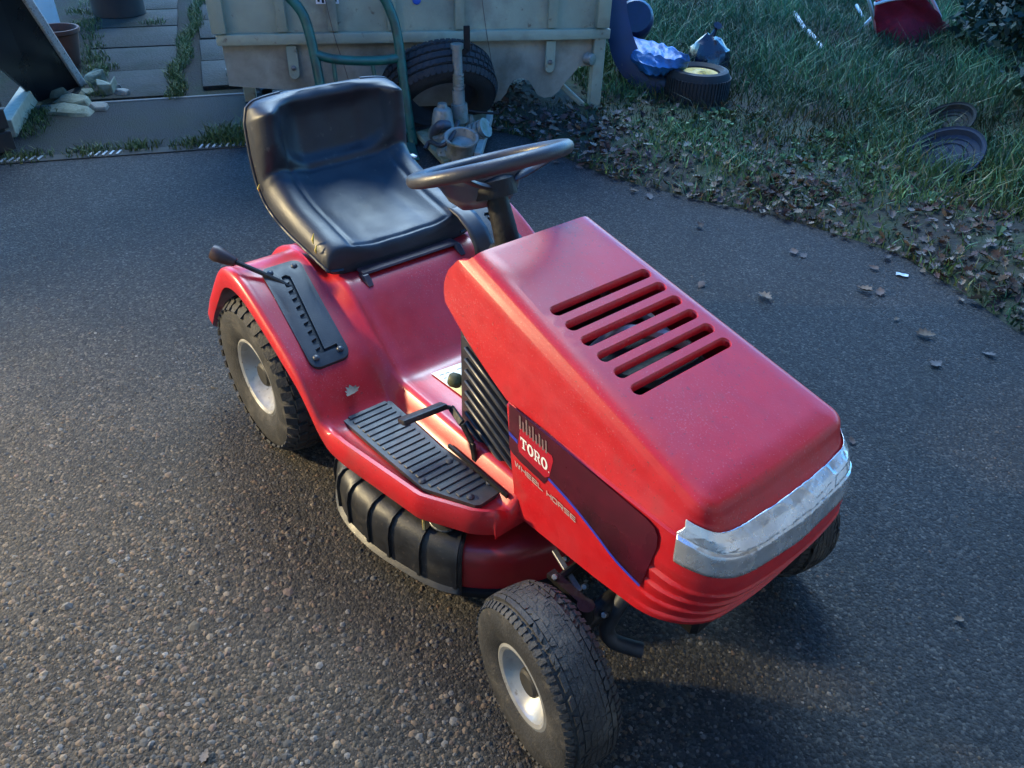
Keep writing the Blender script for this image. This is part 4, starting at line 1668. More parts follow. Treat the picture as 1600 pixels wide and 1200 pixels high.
off_c = thing('timber_offcut', 'pale sawn timber offcut lying beside the leaning panel', 'timber', pix(28, 182, z=0))
mb = MB()
a, b = pix(10, 202, z=.05) - Vector(off_c.location), pix(46, 146, z=.05) - Vector(off_c.location)
mb.bar(a, b, .075, .095)
TIM = pmat('pale wood', (.42, .37, .26), .65, var=.2, vs_=25)
mb.build('beam', TIM, off_c, bevel=.004)
mb = MB()
mb.bar(a.lerp(b, .15) + Vector((-.02, -.05, .0)), a.lerp(b, .3) + Vector((-.05, -.14, .0)), .05, .08)
mb.build('cross_piece', TIM, off_c, bevel=.004)
RUB = pmat('broken plaster', (.16, .18, .13), .85, var=.2, vs_=15, bump=.5, bs=60, col2=(.08, .09, .06), mix_s=8)
RUB2 = pmat('pale stone', (.17, .165, .14), .85, var=.2, vs_=15, bump=.5, bs=60)
rub = [(145, 130, .13, .11, 35, RUB, 'tall pale green plaster chunk propped against the white panel edge'), (168, 142, .14, .10, -20, RUB, 'olive tinted plaster chunk standing among the rubble'),
       (118, 160, .20, .06, 15, RUB, 'broad flat slab of pale plaster at the rubble front'), (108, 175, .22, .05, 22, RUB, 'long thin plaster slab lowest on the tarmac'),
       (75, 150, .14, .08, 60, RUB, 'grey green plaster lump at the black panel foot'), (158, 168, .12, .05, 5, RUB2, 'sandy stone flake beside the plaster slabs'),
       (190, 148, .09, .05, 40, RUB2, 'small pale stone at the end of the rubble'), (135, 150, .10, .06, 80, RUB, 'small mossy plaster piece in the middle of the rubble'),
       (180, 138, .08, .05, 10, RUB2, 'whitish stone leaning behind the rubble')]
for u, v, sx, h, rz, mt, lab in rub:
    p = pix(u, v, z=0)
    n = 7
    mb = MB()
    ang = np.sort(np.linspace(0, 2 * math.pi, n, endpoint=False) + (rng.random(n) - .5) * .5)
    rr_ = .55 + .5 * rng.random(n)
    b_ = [Vector((sx * r * math.cos(t), sx * .55 * r * math.sin(t), 0)) for t, r in zip(ang, rr_)]
    t_ = [Vector((x.x * (.55 + .3 * rng.random()) + h * .25, x.y * (.6 + .3 * rng.random()), h * (.35 + .5 * rng.random()))) for x in b_]
    mb.add(b_ + t_, [tuple(range(n))[::-1], tuple(range(n, 2 * n))] + [(i, (i + 1) % n, n + (i + 1) % n, n + i) for i in range(n)])
    o = mb.build('rubble_chunk', mt, bevel=.006)
    o.location = p
    o.rotation_euler = (0, 0, rad(rz))
    tag(o, lab, 'rubble', 'broken plaster at the path end')
# enamel plate on the slabs, dark scrap, brown sack at the far end
o = thing('enamel_dish', 'small white dish lying on the slabs under the container corner', 'dish', pix(374, 112, z=.012))
mb = MB()
mb.lathe([(0, .004), (.05, .005), (.075, .02), (.085, .024), (.085, .02), (.06, .0), (0, 0)], None, 24)
mb.build('dish_bowl', WHITE, o, smooth=40)
mb = MB()
mb.lathe([(0, .018), (.02, .016), (.026, .006)], Matrix.Translation((.01, -.01, 0)), 10)
mb.build('dish_scrap', DARK, o)
mb = MB()
a, b = pix(398, 128, z=.03), pix(418, 142, z=.02)
mb.bar(a, b, .07, .03)
tag(mb.build('dark_brick', DARK, bevel=.006), 'dark brick end on the slab edge behind the seat', 'brick')
o = thing('brown_drum', 'dark brown drum standing at the far end of the slab path', 'drum', pix(188, 22, z=0))
mb = MB()
mb.lathe([(0, 0), (.20, 0), (.21, .01), (.21, .26), (.22, .27), (.22, .29), (.21, .30), (.21, .56), (.22, .58), (.20, .60), (0, .59)], None, 28)
mb.build('drum_shell', pmat('brown rust', (.035, .022, .018), .7, var=.4, vs_=8), o, smooth=40)
mb = MB()
mb.lathe([(0, .61), (.03, .61), (.035, .59)], Matrix.Translation((.1, 0, 0)), 10)
mb.build('drum_bung', DARK, o)

# ---- right side: blue tub with tarp, bag, yellow-hub wheel
NAVY = pmat('navy plastic', (.004, .030, .10), .4, var=.2, vs_=7, spec=.5)
TARP = pmat('blue tarp', (.03, .19, .52), .5, var=.25, vs_=25, bump=.4, bs=40, col2=(.04, .14, .36), mix_s=8)
tub = thing('blue_tub', 'big navy blue plastic tub tipped on its side beside the container leg', 'tub', Vector((-1.72, 3.02, 0)))
TC = Vector(tub.location)
tpl = Vector((.62, -.74, .25)).normalized()
tq = lambda u, v, o=0: pixpl(u, v, TC + Vector((0, 0, .25)) + tpl * o, tpl) - TC
outl = catmull([tq(u, v) for u, v in [(938, -60), (944, -20), (947, 30), (954, 80), (968, 112), (990, 135), (1015, 147), (1042, 146), (1062, 132)]], 5)
inl = catmull([tq(u, v) for u, v in [(976, -60), (978, -20), (981, 20), (990, 58), (1003, 88), (1018, 108), (1034, 118), (1050, 118), (1064, 114)]], 5)
back = [p - tpl * .45 + Vector((.05, .05, .0)) for p in outl]
back2 = [p * .55 + q * .45 - tpl * .42 for p, q in zip(inl, outl)]
for L in (outl, inl, back, back2):
    for p in L:
        p.z = max(p.z, .012)
mb = MB()
roll = [p * .5 + q * .5 + tpl * .02 for p, q in zip(outl, inl)]
mb.grid([back, outl, roll, inl, back2])
mb.build('tub_shell', NAVY, tub, smooth=60)
mb = MB()
c0 = pix(992, 30, z=.42) - TC
mb.lathe([(.0, .05), (.10, .05), (.12, .03), (.125, 0), (.12, -.10), (0, -.10)], mrot((.6, -.6, .5), loc=c0), 20)
mb.build('tub_lid', pmat('dark navy', (.01, .014, .05), .4, var=.3), tub, smooth=40)
tarp = thing('blue_tarp', 'crumpled bright blue tarpaulin spilling out of the navy tub', 'tarpaulin', pix(1030, 128, z=0))
TP = Vector(tarp.location)
poly = [[(968, 55), (990, 58), (1020, 66), (1045, 74), (1074, 86)], [(972, 72), (992, 80), (1022, 88), (1048, 94), (1078, 96)], [(982, 92), (1002, 100), (1026, 106), (1050, 108), (1074, 106)], [(1000, 112), (1014, 118), (1030, 120), (1046, 118), (1066, 114)], [(1012, 122), (1022, 126), (1032, 128), (1046, 126), (1060, 122)]]
zz = [.34, .30, .25, .19, .10]
g = []
for r in np.linspace(0, 4, 33):
    i = min(int(r), 3)
    f = r - i
    row = []
    for c in np.linspace(0, 4, 41):
        j = min(int(c), 3)
        h = c - j
        u = (poly[i][j][0] * (1 - f) + poly[i + 1][j][0] * f) * (1 - h) + (poly[i][j + 1][0] * (1 - f) + poly[i + 1][j + 1][0] * f) * h
        v = (poly[i][j][1] * (1 - f) + poly[i + 1][j][1] * f) * (1 - h) + (poly[i][j + 1][1] * (1 - f) + poly[i + 1][j + 1][1] * f) * h
        z = zz[i] * (1 - f) + zz[i + 1] * f
        p = pix(u, v, z=z) - TP
        p.z += .030 * abs(nz(c * 1.7 + r * .6, r * 1.1, 3)) + .008 * nz(c * 3, r * 3, 8)
        row.append(p)
    g.append(row)
mb = MB()
mb.grid(g)
mb.build('tarp_sheet', TARP, tarp, smooth=25, solid=-.002)
bag = thing('black_bag', 'shiny dark blue plastic bag behind the yellow hubbed wheel', 'bag', pix(1100, 135, z=0))
mb = MB()
rows = []
for i in range(13):
    t = i / 12 * math.pi
    row = []
    for j in range(20):
        a = 2 * math.pi * j / 20
        d = Vector((math.sin(t) * math.cos(a), math.sin(t) * math.sin(a), math.cos(t)))
        r = 1 + .22 * nz(d.x * 2.2, d.y * 2.2, d.z * 2.2 + 4) + .10 * nz(d.x * 6, d.y * 6, d.z * 6)
        row.append((d.x * .14 * r, d.y * .15 * r, max(.16 + d.z * .17 * r, .004)))
    rows.append(row)
mb.grid(rows, cu=True)
mb.build('bag_body', pmat('bag film', (.012, .012, .03), .28, var=.3, vs_=12, spec=.7, bump=.3, bs=25), bag, smooth=40)
mb = MB()
mb.tube([(0, 0, .33), (.01, .01, .37), (.03, 0, .40)], [.02, .012, .03], 8)
mb.build('bag_knot', pmat('bag film dark', (.012, .012, .03), .3), bag, smooth=40)
yw = thing('small_wheel', 'black cart wheel with yellow hub lying flat on the grass edge', 'wheel', pix(1086, 176, z=0) + Vector((-.06, .06, 0)))
mb = MB()
pr = [(.11, .03), (.13, .01), (.17, .005), (.19, .03), (.195, .07), (.195, .13), (.19, .17), (.175, .195), (.15, .20), (.125, .185), (.115, .16)]
mb.lathe(pr, None, 40)
for i in range(56):
    a0 = 2 * math.pi * i / 56
    V = [Vector((r * math.cos(a), r * math.sin(a), z)) for r in (.192, .200) for a, z in ((a0, .04), (a0 + .07, .04), (a0 + .07, .165), (a0, .165))]
    mb.add(V, [(4, 5, 6, 7), (0, 1, 5, 4), (1, 2, 6, 5), (2, 3, 7, 6), (3, 0, 4, 7)])
mb.build('tyre', pmat('cart tyre', (.016, .017, .02), .7, var=.3), yw, smooth=30)
mb = MB()
mb.lathe([(.118, .165), (.116, .178), (.09, .172), (.05, .176), (.03, .19), (0, .19)], None, 28)
yw.scale = (1.0, 1.0, 1.25)
mb.build('hub', pmat('yellow hub', (.60, .36, .01), .5, var=.3, vs_=30, col2=(.16, .10, .02), mix_s=30, mix_lo=.52, mix_hi=.66), yw, smooth=40)

# ---- lids / saucers leaning in the grass
SAUC = pmat('slate plastic', (.020, .034, .060), .8, spec=.2, var=.15, vs_=14)


def saucer(u, v, r, nx, lab, mat, z):
    p = pix(u, v, z=z)
    o = thing('pot_saucer', lab, 'saucer', p)
    mb = MB()
    m = mrot(nx, (0, 0, 1))
    mb.lathe([(0, -.002), (r * .55, -.002), (r * .57, .004), (r * .60, -.001), (r * .70, 0), (r * .72, .006), (r * .75, .001), (r * .86, .003), (r * .93, .028), (r, .030), (r, .022), (r * .96, .018), (r * .90, -.010), (0, -.012)], m, 48)
    mb.build('saucer_dish', mat, o, smooth=35)
    mb = MB()
    mb.lathe([(r * .985, .030), (r * 1.02, .034), (r * 1.03, .026), (r, .02)], m, 48)
    mb.build('saucer_rim', mat, o, smooth=40)
    return o


SV = lambda k: -k * FWD + math.sqrt(1 - k * k) * (-.72 * RIGHT + .694 * UP)
saucer(1474, 249, .195, SV(.66), 'slate blue round plant saucer tilted on the leafy bank', SAUC, .11)
saucer(1478, 198, .160, SV(.60), 'dull grey plant saucer half buried behind the blue one', pmat('dull saucer', (.028, .031, .030), .9, spec=.2, var=.3), .10)
# ---- red folding chair with white tubes, fallen in the grass
ch = thing('folding_chair', 'red fabric folding chair with white tube frame collapsed in the long grass', 'chair', pix(1410, 75, z=0))
CP = Vector(ch.location)
cz = lambda u, v, z: pix(u, v, z=z) - CP
g = []
cor = [[(1368, 2, .42), (1400, -6, .46), (1445, -2, .44)], [(1366, 30, .28), (1412, 26, .30), (1470, 24, .30)], [(1372, 62, .12), (1422, 72, .10), (1486, 46, .16)]]
for r in np.linspace(0, 2, 17):
    i = min(int(r), 1)
    f = r - i
    row = []
    for c in np.linspace(0, 2, 17):
        j = min(int(c), 1)
        h = c - j
        A = [cor[i][j][k] * (1 - f) + cor[i + 1][j][k] * f for k in range(3)]
        B = [cor[i][j + 1][k] * (1 - f) + cor[i + 1][j + 1][k] * f for k in range(3)]
        q = [A[k] * (1 - h) + B[k] * h for k in range(3)]
        p = cz(*q)
        p.z += .02 * nz(r * 2, c * 2, 7)
        row.append(p)
    g.append(row)
mb = MB()
mb.grid(g)
mb.build('seat_fabric', pmat('red fabric', (.36, .012, .035), .7, var=.2, vs_=12, bump=.3, bs=60), ch, smooth=50, solid=.004)
for U in ([(1352, -14, .50), (1360, 8, .40), (1366, 38, .22), (1367, 66, .03)], [(1366, 24, .26), (1344, 46, .14), (1324, 64, .03)], [(1338, 8, .20), (1350, 30, .12)], [(1452, -10, .44), (1462, 10, .34), (1469, 26, .26)], [(1366, 6, .40), (1400, -2, .44), (1452, -4, .44)]):
    mb = MB()
    mb.tube([cz(*q) for q in U], .013, 10, smooth=4)
    mb.build('frame_tube', WHITE, ch, smooth=50)
# ---- broken white pipe in the grass
wp = thing('white_pipe', 'thin white plastic pipe lying broken in the grass', 'pipe', pix(1262, 50, z=0))
for a, b in (((1241, 20), (1258, 46)), ((1263, 49), (1275, 62)), ((1279, 68), (1286, 78))):
    mb = MB()
    mb.tube([pix(*a, z=.15) - Vector(wp.location), pix(*b, z=.13) - Vector(wp.location)], .018, 10)
    mb.build('pipe_piece', WHITE, wp, smooth=40)
lg = thing('fallen_log', 'short mossy brown log lying in the long grass', 'log', pix(1475, 108, z=0))
mb = MB()
a, b = pix(1446, 92, z=.07) - Vector(lg.location), pix(1512, 132, z=.07) - Vector(lg.location)
mb.tube([a.lerp(b, t) + Vector((0, 0, .01 * math.sin(9 * t))) for t in np.linspace(0, 1, 12)], [.05 + .008 * math.sin(5 * t) for t in np.linspace(0, 1, 12)], 12)
mb.build('log_wood', pmat('bark', (.06, .045, .035), .85, var=.35, vs_=20, bump=.8, bs=50), lg, smooth=40)
mb = MB()
mb.tube([a.lerp(b, .6), a.lerp(b, .63) + Vector((.02, -.02, .10))], [.018, .012], 8)
mb.build('branch_stub', soil_m, lg, smooth=40)


# ---- verge: raised soil, grass, leaf litter
def verge_h(x, y):
    yb = np.interp(x, [p[0] for p in VERGE], [p[1] for p in VERGE])
    d = y - yb
    return .012 + .05 * sm(0, .5, d) + .04 * sm(.8, 3, d)


vx = np.concatenate([np.linspace(-9, -2.5, 26)[:-1], np.linspace(-2.5, 2.2, 80), np.linspace(2.3, 12, 24)])
rows = []
ybs = np.interp(vx, [p[0] for p in VERGE], [p[1] for p in VERGE])
for t in np.concatenate([np.linspace(0, .1, 22), np.linspace(.11, 1, 40)]):
    row = []
    for x, yb in zip(vx, ybs):
        y = yb + t * t * 0 + t * 14
        jag = .05 * nz(x * 3, 1.1) * (1 - min(t * 10, 1))
        yy = y + jag
        z = float(verge_h(x, y)) * float(sm(-.001, .012, t)) + .012 * nz(x * 3, yy * 3) * float(sm(0, .03, t)) + (-.012 if t == 0 else .003)
        row.append((x, yy, z))
    rows.append(row)
mb = MB()
mb.grid(rows)
verge = tag(mb.build('verge', pmat('verge soil', (.020, .018, .012), .9, var=.35, vs_=8, bump=.6, bs=60, col2=(.03, .05, .018), mix_s=2.5), smooth=60), kind='structure')


def blades(name, P, H, Wd, cols, label, lean_=.5, mat=None):
    N = len(P)
    a = rng.random(N) * 6.283
    la = rng.random(N) * 6.283
    ln = lean_ * (.3 + rng.random(N)) * H
    w = np.stack([np.cos(a), np.sin(a)], 1) * Wd[:, None]
    l = np.stack([np.cos(la), np.sin(la)], 1) * ln[:, None]
    VV = np.zeros((N, 5, 3))
    base = np.stack([P[:, 0], P[:, 1]], 1)
    for k, (t, s) in enumerate(((0, -1), (0, 1), (.55, .75), (.55, -.75), (1, 0))):
        VV[:, k, :2] = base + w * s + l * t * t
        VV[:, k, 2] = P[:, 2] + H * t * (1 - .25 * lean_ * t)
    F = []
    idx = (np.arange(N) * 5)[:, None]
    q = (idx + np.array([[0, 1, 2, 3]])).tolist()
    tri = (idx + np.array([[3, 2, 4]])).tolist()
    me = bpy.data.meshes.new(name)
    me.from_pydata(VV.reshape(-1, 3), [], q + tri)
    me.materials.append(mat)
    o = bpy.data.objects.new(name, me)
    COL.objects.link(o)
    vcol_attr(o, np.repeat(cols, 5, axis=0))
    tag(o, label, 'grass', kind='stuff')
    return o


soil_g = None
GRASSM = pmat('grass blades', (.05, .1, .03), .6, var=0, attr='tint', rvar=0, spec=.3)


def gcols(n, pal, p):
    return np.array(pal)[rng.choice(len(pal), n, p=p)] * (.6 + .8 * rng.random((n, 1)))


def scatter(n, f):
    out = []
    while len(out) < n:
        x = rng.uniform(-6.5, 2.6, 40000)
        d = rng.random(40000) ** 1.5 * 9
        yb = np.interp(x, [p[0] for p in VERGE], [p[1] for p in VERGE])
        y = yb + d
        # only what the picture can see, with a margin
        rel = np.stack([x - CAM[0], y - CAM[1]], 1)
        ang = np.degrees(np.arctan2(rel[:, 1], rel[:, 0])) - math.degrees(YAW)
        k = (ang > -47) & (ang < 30) & (rng.random(40000) < f(x, y, d))
        # not inside the container footprint
        lx = (x - CB0.x) * cd.x + (y - CB0.y) * cd.y
        ly = (x - CB0.x) * cn.x + (y - CB0.y) * cn.y
        k &= ~((lx > -.05) & (lx < CW - .02) & (ly < -.10) & (ly > -1.2))
        out += list(zip(x[k], y[k], d[k]))
    return np.array(out[:n])


def fgrass(x, y, d):
    c = np.array([nz(a * 1.3, b * 1.3, 2) for a, b in zip(x, y)])
    return np.clip((.30 + sm(.10, .75, d + .55 * c)) * (.9 + .7 * c), 0, 1)


G = scatter(105000, fgrass)
hh = np.array([.055 + .10 * float(sm(.2, 1.8, d)) + .12 * float(sm(-.5, 1.6, x)) * float(sm(.3, 1.4, d)) for x, y, d in G]) * (.5 + .9 * rng.random(len(G)))
Pg = np.stack([G[:, 0], G[:, 1], np.array([float(verge_h(x, y)) - .01 for x, y, d in G])], 1)
pal = [(.055, .125, .05), (.085, .165, .06), (.04, .085, .045), (.13, .15, .06), (.20, .18, .10)]
pn = np.array([nz(x * 1.1, y * 1.1, 21) + .6 * nz(x * 3.1, y * 3.1, 5) for x, y, d in G])
hh = hh * np.clip(1 + .7 * pn, .45, 1.7)
gc = gcols(len(G), pal, [.36, .26, .22, .1, .06]) * np.clip(.95 + .9 * pn, .45, 1.7)[:, None]
gc[pn < -.28] *= (1.5, .95, .8)
blades('verge_grass', Pg, hh, .0018 + .0034 * rng.random(len(G)), gc, 'uncut green grass covering the verge beside the driveway', .7, GRASSM)
# short tufts: path joint, drain, driveway edge
tp_, th = [], []
def tuft(u, v, n, r, h, z=0.0):
    c = pix(u, v, z=0)
    for _ in range(n):
        a = rng.random() * 6.283
        q = r * rng.random() ** .7
        tp_.append((c.x + q * math.cos(a), c.y + q * math.sin(a), z))
        th.append(h * (.4 + .8 * rng.random()))
for t in np.linspace(0, 1, 46):
    u, v = 272 + 44 * t ** 1.4 + 6 * math.sin(t * 19), 152 - 150 * t
    tuft(u, v, 60, .06, .06)
for u, v in ((20, 250), (60, 245), (130, 240), (150, 235), (205, 232), (225, 230), (290, 228), (310, 226), (330, 224), (350, 222), (365, 216), (372, 205), (370, 224)):
    tuft(u, v, 110, .09, .05)
tuft(358, 215, 320, .13, .10)
tuft(372, 222, 200, .10, .08)
for u, v in ((130, 40), (150, 95), (165, 108), (150, 115), (120, 20), (240, 38), (60, 195), (45, 210), (40, 185), (70, 180)):
    tuft(u, v, 90, .10, .06)
for t in np.linspace(0, 1, 12):
    tuft(150 - 8 * t, 150 - 140 * t, 55, .09, .07)
tp_, th = np.array(tp_), np.array(th)
blades('joint_grass', tp_, th, .0018 + .0016 * rng.random(len(th)), gcols(len(th), [(.05, .085, .02), (.085, .115, .025), (.10, .10, .04)], [.5, .35, .15]), 'short moss and grass growing in the slab joints and along the drain', .8, GRASSM)
# taller dry stems
N = 420
Q = scatter(N, lambda x, y, d: .3 * sm(.4, 1.5, d))
blades('dry_stems', np.stack([Q[:, 0], Q[:, 1], np.full(N, .04)], 1), .18 + .30 * rng.random(N), np.full(N, .0018), gcols(N, [(.22, .2, .12), (.12, .14, .06)], [.6, .4]), 'long dry grass stems standing in the verge', .9, GRASSM)

# broad-leaved weeds among the grass
N = 800
Q = scatter(N, lambda x, y, d: sm(.35, .9, d) * (1 - sm(1.6, 2.6, d)) * np.clip([.4 + 1.6 * nz(a * 1.9, b * 1.9, 11) for a, b in zip(x, y)], 0, 1))
V, F, Cc = [], [], []
for x, y, d in Q:
    z0 = float(verge_h(x, y))
    for k in range(3):
        a = rng.random() * 6.283
        L0 = .02 + .035 * rng.random()
        w0 = L0 * (.35 + .25 * rng.random())
        dz = .01 + .035 * rng.random()
        dx_, dy_ = math.cos(a), math.sin(a)
        n0 = len(V)
        V += [(x, y, z0), (x + dx_ * L0 * .5 - dy_ * w0, y + dy_ * L0 * .5 + dx_ * w0, z0 + dz), (x + dx_ * L0, y + dy_ * L0, z0 + dz * .9), (x + dx_ * L0 * .5 + dy_ * w0, y + dy_ * L0 * .5 - dx_ * w0, z0 + dz)]
        F.append((n0, n0 + 1, n0 + 2, n0 + 3))
        Cc += [tuple(np.array([(.07, .15, .05), (.10, .19, .07), (.05, .11, .045)][int(rng.integers(3))]) * (.7 + .6 * rng.random()))] * 4
mb = MB()
mb.add(V, F)
o = mb.build('verge_weeds', GRASSM)
vcol_attr(o, np.array(Cc))
tag(o, 'low broad leaved weeds growing through the verge grass', 'weeds', kind='stuff')

# dark shrub at the right edge of the verge
def shrub(name, loc, rx, rz, nleaf, lab, cols):
    root = thing(name, lab, 'shrub', loc)
    mb = MB()
    for k in range(9):
        a = k * .7 + .2
        mb.tube([(0, 0, -.02), (rx * .25 * math.cos(a), rx * .25 * math.sin(a), rz * .5), (rx * .6 * math.cos(a * 1.1), rx * .6 * math.sin(a * 1.1), rz * (1.1 + .3 * math.sin(k)))], [.014, .009, .004], 6)
    mb.build('stem', soil_m, root)
    V, F, Cc = [], [], []
    for i in range(nleaf):
        a, b, r = rng.random() * 6.283, math.acos(2 * rng.random() - 1), rng.random() ** .4
        lump = 1 + .35 * nz(math.cos(a) * 2, math.sin(a) * 2, math.cos(b) * 2)
        c = Vector((rx * r * lump * math.sin(b) * math.cos(a), rx * r * lump * math.sin(b) * math.sin(a), rz + rz * r * lump * math.cos(b)))
        if c.z < .03:
            continue
        s = .022 + .03 * rng.random()
        d1 = Vector(rng.normal(size=3)).normalized()
        d2 = d1.cross(Vector(rng.normal(size=3))).normalized() * .45
        n0 = len(V)
        V += [c - d1 * s, c + d2 * s, c + d1 * s, c - d2 * s]
        F.append((n0, n0 + 1, n0 + 2, n0 + 3))
        k = cols[int(rng.integers(len(cols)))]
        Cc += [tuple(np.array(k) * (.6 + .7 * rng.random()))] * 4
    mb = MB()
    mb.add(V, F)
    o = mb.build('foliage', GRASSM, root)
    vcol_attr(o, np.array(Cc))
    return root


DK = [(.02, .045, .03), (.03, .06, .035), (.015, .032, .025), (.05, .07, .04)]
shrub('bramble_bush', (.55, 4.75, 0), .62, .42, 5200, 'dark bramble bush beside the plant saucers', DK)
shrub('bramble_bush', (-.35, 5.9, 0), .65, .42, 5200, 'dark bramble bush beside the fallen log', DK)
shrub('bramble_bush', (-1.0, 7.6, 0), .9, .5, 5200, 'dark bramble bush behind the red chair', DK)
shrub('bramble_bush', (1.15, 3.35, 0), .36, .22, 2400, 'low bramble clump at the leafy driveway edge', DK)

# leaves
LEAFM = [pmat('leaf brown', (.075, .042, .03), .7, var=.3, vs_=40), pmat('leaf tan', (.14, .10, .07), .7, var=.3, vs_=40), pmat('leaf grey', (.10, .085, .08), .75, var=.3, vs_=40), pmat('leaf dark', (.03, .018, .016), .7, var=.3, vs_=40)]


def leaf_geo(s, curl, seed):
    r_ = random.Random(seed)
    out = [(0, -.5), (.12, -.36), (.10, -.26), (.27, -.20), (.20, -.08), (.36, .06), (.22, .14), (.26, .32), (.10, .34), (0, .5)]
    out = [(x * (1 + .2 * (r_.random() - .5)), y) for x, y in out]
    V, F = [], []
    for x, y in out:
        for sg in (-1, 0, 1):
            xx = x * sg
            V.append((xx * s, y * s, s * (.03 + curl * (abs(xx) * 1.1 + .9 * y * y) + .04 * r_.random())))
    for i in range(len(out) - 1):
        for k in range(2):
            F.append((i * 3 + k, i * 3 + k + 1, i * 3 + 4 + k, i * 3 + 3 + k))
    return V, F


leaf_me = []
for i in range(8):
    V, F = leaf_geo(1.0, (.35, .6, .15, .8, -.2, .5, .25, .7)[i], i)
    if i == 4:
        V = [(x, y, z + .12) for x, y, z in V]
    me = bpy.data.meshes.new('fallen_leaf')
    me.from_pydata(V, [], F)
    for p in me.polygons:
        p.use_smooth = True
    me.materials.append(LEAFM[i % 4])
    leaf_me.append(me)


def leaf(x, y, z, s, lab, grp, i=None, rot=None):
    i = int(rng.integers(8)) if i is None else i
    o = bpy.data.objects.new('fallen_leaf', leaf_me[i])
    COL.objects.link(o)
    o.location = (x, y, z)
    o.scale = (s, s, s)
    o.rotation_euler = rot if rot else (rng.normal() * .15, rng.normal() * .15, rng.random() * 6.283)
    tag(o, lab, 'leaf', grp)
    return o


TK = ['brown oak leaf with gently raised edges on the open tarmac', 'tan oak leaf cupped upward on the open tarmac', 'flat grey oak leaf on the open tarmac', 'tightly curled dark oak leaf on the open tarmac',
      'brown oak leaf arched upside down on the open tarmac', 'tan oak leaf half curled on the open tarmac', 'grey oak leaf with low edges on the open tarmac', 'dark oak leaf rolled up on the open tarmac']
for u, v, s in [(1093, 355, .055), (1195, 466, .07), (1240, 395, .06), (1255, 400, .05), (1095, 446, .05), (1350, 455, .07), (1375, 458, .06), (1445, 525, .07), (1462, 570, .06), (1330, 690, .035), (905, 262, .05), (955, 275, .05),
                (990, 300, .05), (1015, 308, .06), (1060, 300, .05), (1150, 310, .055), (1185, 320, .06), (1240, 330, .06), (1300, 365, .06), (1310, 352, .07), (1345, 365, .06), (1365, 420, .05), (1385, 405, .06), (1470, 430, .06), (1500, 420, .07),
                (1530, 445, .06), (1560, 480, .07), (1590, 500, .06), (1545, 555, .05), (1500, 470, .04), (1225, 860, .03), (1400, 500, .03), (1010, 270, .05), (940, 262, .05), (1120, 305, .06), (1270, 345, .06), (1290, 355, .05), (1415, 400, .06), (1440, 410, .06), (870, 255, .05), (1460, 420, .06), (1075, 285, .05)]:
    p = pix(u, v, z=.003)
    li = int(rng.integers(8))
    leaf(p.x, p.y, .004, s, TK[li], TK[li][:-19].strip() + ' kind', li)
p = pix(552, 632, z=FT + .02)
leaf(p.x, p.y, max(zf(p.x) + .012, FT + .018), .05, 'pale dry oak leaf resting on the ribbed rubber foot pad', None, 1, (0, 0, .6))
p = pix(1497, 970, z=.003)
leaf(p.x, p.y, .004, .028, 'single cream coloured leaf on dark tarmac ahead of the front wheels', None, 1)
p = pix(320, 1182, z=.003)
leaf(p.x, p.y, .004, .030, 'pale leaf fragment on the tarmac opposite the front wheel', None, 2)
p = pix(1409, 430, z=.004)
mb = MB()
mb.grid([[(-.024 + .012 * i, -.012 + .012 * j, .004 + .010 * abs(nz(i * 1.3, j * 1.7))) for i in range(5)] for j in range(3)])
o = mb.build('foil_scrap', pmat('pale foil', (.6, .68, .72), .3), solid=-.001)
o.location = (p.x, p.y, .002)
o.rotation_euler = (0, 0, .5)
tag(o, 'small crumpled pale foil scrap on the tarmac near the leaves', 'litter')


def litter(n):
    V, F, Cc = [], [], []
    pal = np.array([(.085, .058, .045), (.17, .135, .10), (.145, .125, .118), (.042, .027, .025), (.24, .21, .17), (.10, .068, .066)])
    made = 0
    shapes = [leaf_geo(1, c, 50 + i) for i, c in enumerate((.3, .6, .9, .2, .5, .75))]
    while made < n:
        x = rng.uniform(-2.3, 2.3)
        yb = np.interp(x, [p[0] for p in VERGE], [p[1] for p in VERGE])
        d = abs(rng.normal() * .42) - .03
        if x < -1.0 and rng.random() < .3:
            d = rng.random() * .6
        if rng.random() < .06:
            d = rng.random() * 2.2
        if x > .3:
            d *= 1.2
        y = yb + d
        dens = .62 + .9 * nz(x * 2.6, y * 2.6, 6)
        if rng.random() > dens:
            continue
        s = .016 + .05 * rng.random() ** 1.3
        rm = Matrix.Rotation(rng.random() * 6.283, 3, 'Z') @ Matrix.Rotation(rng.normal() * .4, 3, 'X') @ Matrix.Rotation(rng.normal() * .4, 3, 'Y')
        z = float(verge_h(x, y)) * float(sm(-.05, .12, d)) + .008 + .012 * rng.random()
        sv, sf = shapes[int(rng.integers(6))]
        b = len(V)
        V += [tuple(rm @ Vector(v) * s + Vector((x, y, z))) for v in sv]
        F += [tuple(i + b for i in f) for f in sf]
        c = pal[int(rng.integers(6))] * (.6 + .7 * rng.random())
        Cc += [tuple(c)] * len(sv)
        made += 1
    mb = MB()
    mb.add(V, F)
    o = mb.build('leaf_litter', pmat('litter', (.1, .1, .1), .75, var=0, attr='tint', rvar=0, spec=.3), smooth=80)
    vcol_attr(o, np.array(Cc))
    tag(o, 'brown and tan fallen leaves heaped along the edge of the verge', 'leaf litter', kind='stuff')


litter(2600)

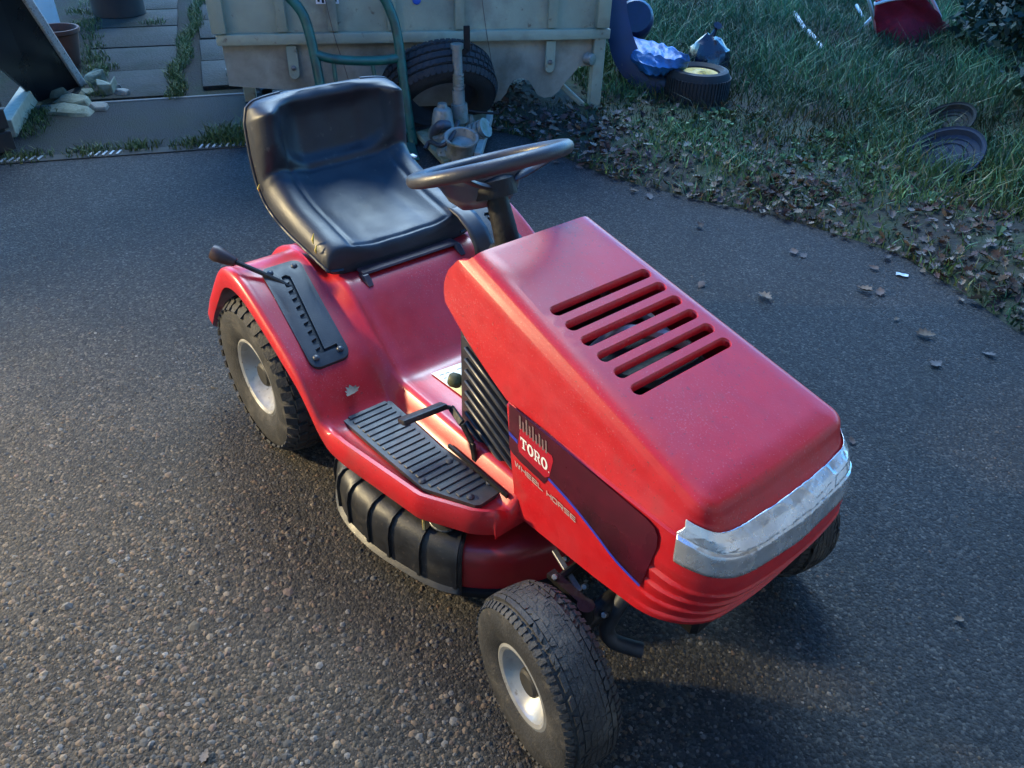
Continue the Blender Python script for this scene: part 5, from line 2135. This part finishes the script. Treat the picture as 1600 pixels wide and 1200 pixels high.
# ---- house on the left, out of the picture, with a lamp lit inside its open doorway
HX0, HX1, HY = -1.94, -.60, -2.35
house = thing('house', 'rendered house wall with an open doorway lit from inside', 'house', (HX0, HY, 0))
RENDER_M = pmat('render', (.42, .40, .36), .9, var=.1, bump=.2, bs=40)
mb = MB()
for x0, x1, z0, z1 in ((-6.0, HX0, 0, 2.7), (HX1, 5.5, 0, 2.7), (HX0, HX1, 2.1, 2.7)):
    mb.box(((x0 + x1) / 2 - HX0, -.12, (z0 + z1) / 2), (x1 - x0, .24, z1 - z0))
mb.build('wall', RENDER_M, house)
mb = MB()
mb.box((1.8 - .25 - .0, -3.24, 1.35), (11.5, .2, 2.7))
mb.build('back_wall', RENDER_M, house)
mb = MB()
mb.box((1.8, -1.67, 2.78), (11.9, 3.8, .14))
mb.build('roof', pmat('roof slate', (.06, .06, .065), .7), house, bevel=.01)
mb = MB()
mb.box((3.3 - HX0, 3.05, 2.2), (.24, 6.5, 4.4))
mb.build('wing_wall', RENDER_M, house)
mb = MB()
mb.box((2.45 - HX0, 4.1, 2.62), (1.7, 4.8, .10))  # unseen overhead slab, added to darken the nose and near right ground
mb.build('shade_slab', RENDER_M, house, bevel=.01)
for x in (HX0 + .03, HX1 - .03):
    mb = MB()
    mb.box((x - HX0, -.12, 1.05), (.06, .26, 2.1))
    mb.build('door_jamb', WHITE, house, bevel=.004)
lamp = thing('ceiling_lamp', 'warm bulb hanging inside the open doorway of the house', 'lamp', (-1.99, -2.83, 1.92))
mb = MB()
mb.lathe([(0, -.05), (.03, -.04), (.04, 0), (.03, .05), (.015, .09), (0, .09)], None, 16)
em = bpy.data.materials.new('bulb glow')
em.use_nodes = True
em.node_tree.nodes['Principled BSDF'].inputs['Emission Color'].default_value = (1, .62, .22, 1)
em.node_tree.nodes['Principled BSDF'].inputs['Emission Strength'].default_value = 30
mb.build('bulb', em, lamp, smooth=60)
mb = MB()
mb.tube([(0, 0, .09), (0, 0, .79)], .004, 6)
mb.build('flex', DARK, lamp)
ld = bpy.data.lights.new('bulb_light', 'POINT')
ld.energy = 125
ld.color = (1, .80, .46)
ld.shadow_soft_size = .10
lo = bpy.data.objects.new('bulb_light', ld)
COL.objects.link(lo)
lo.parent = lamp
lo.location = (0, 0, -.12)
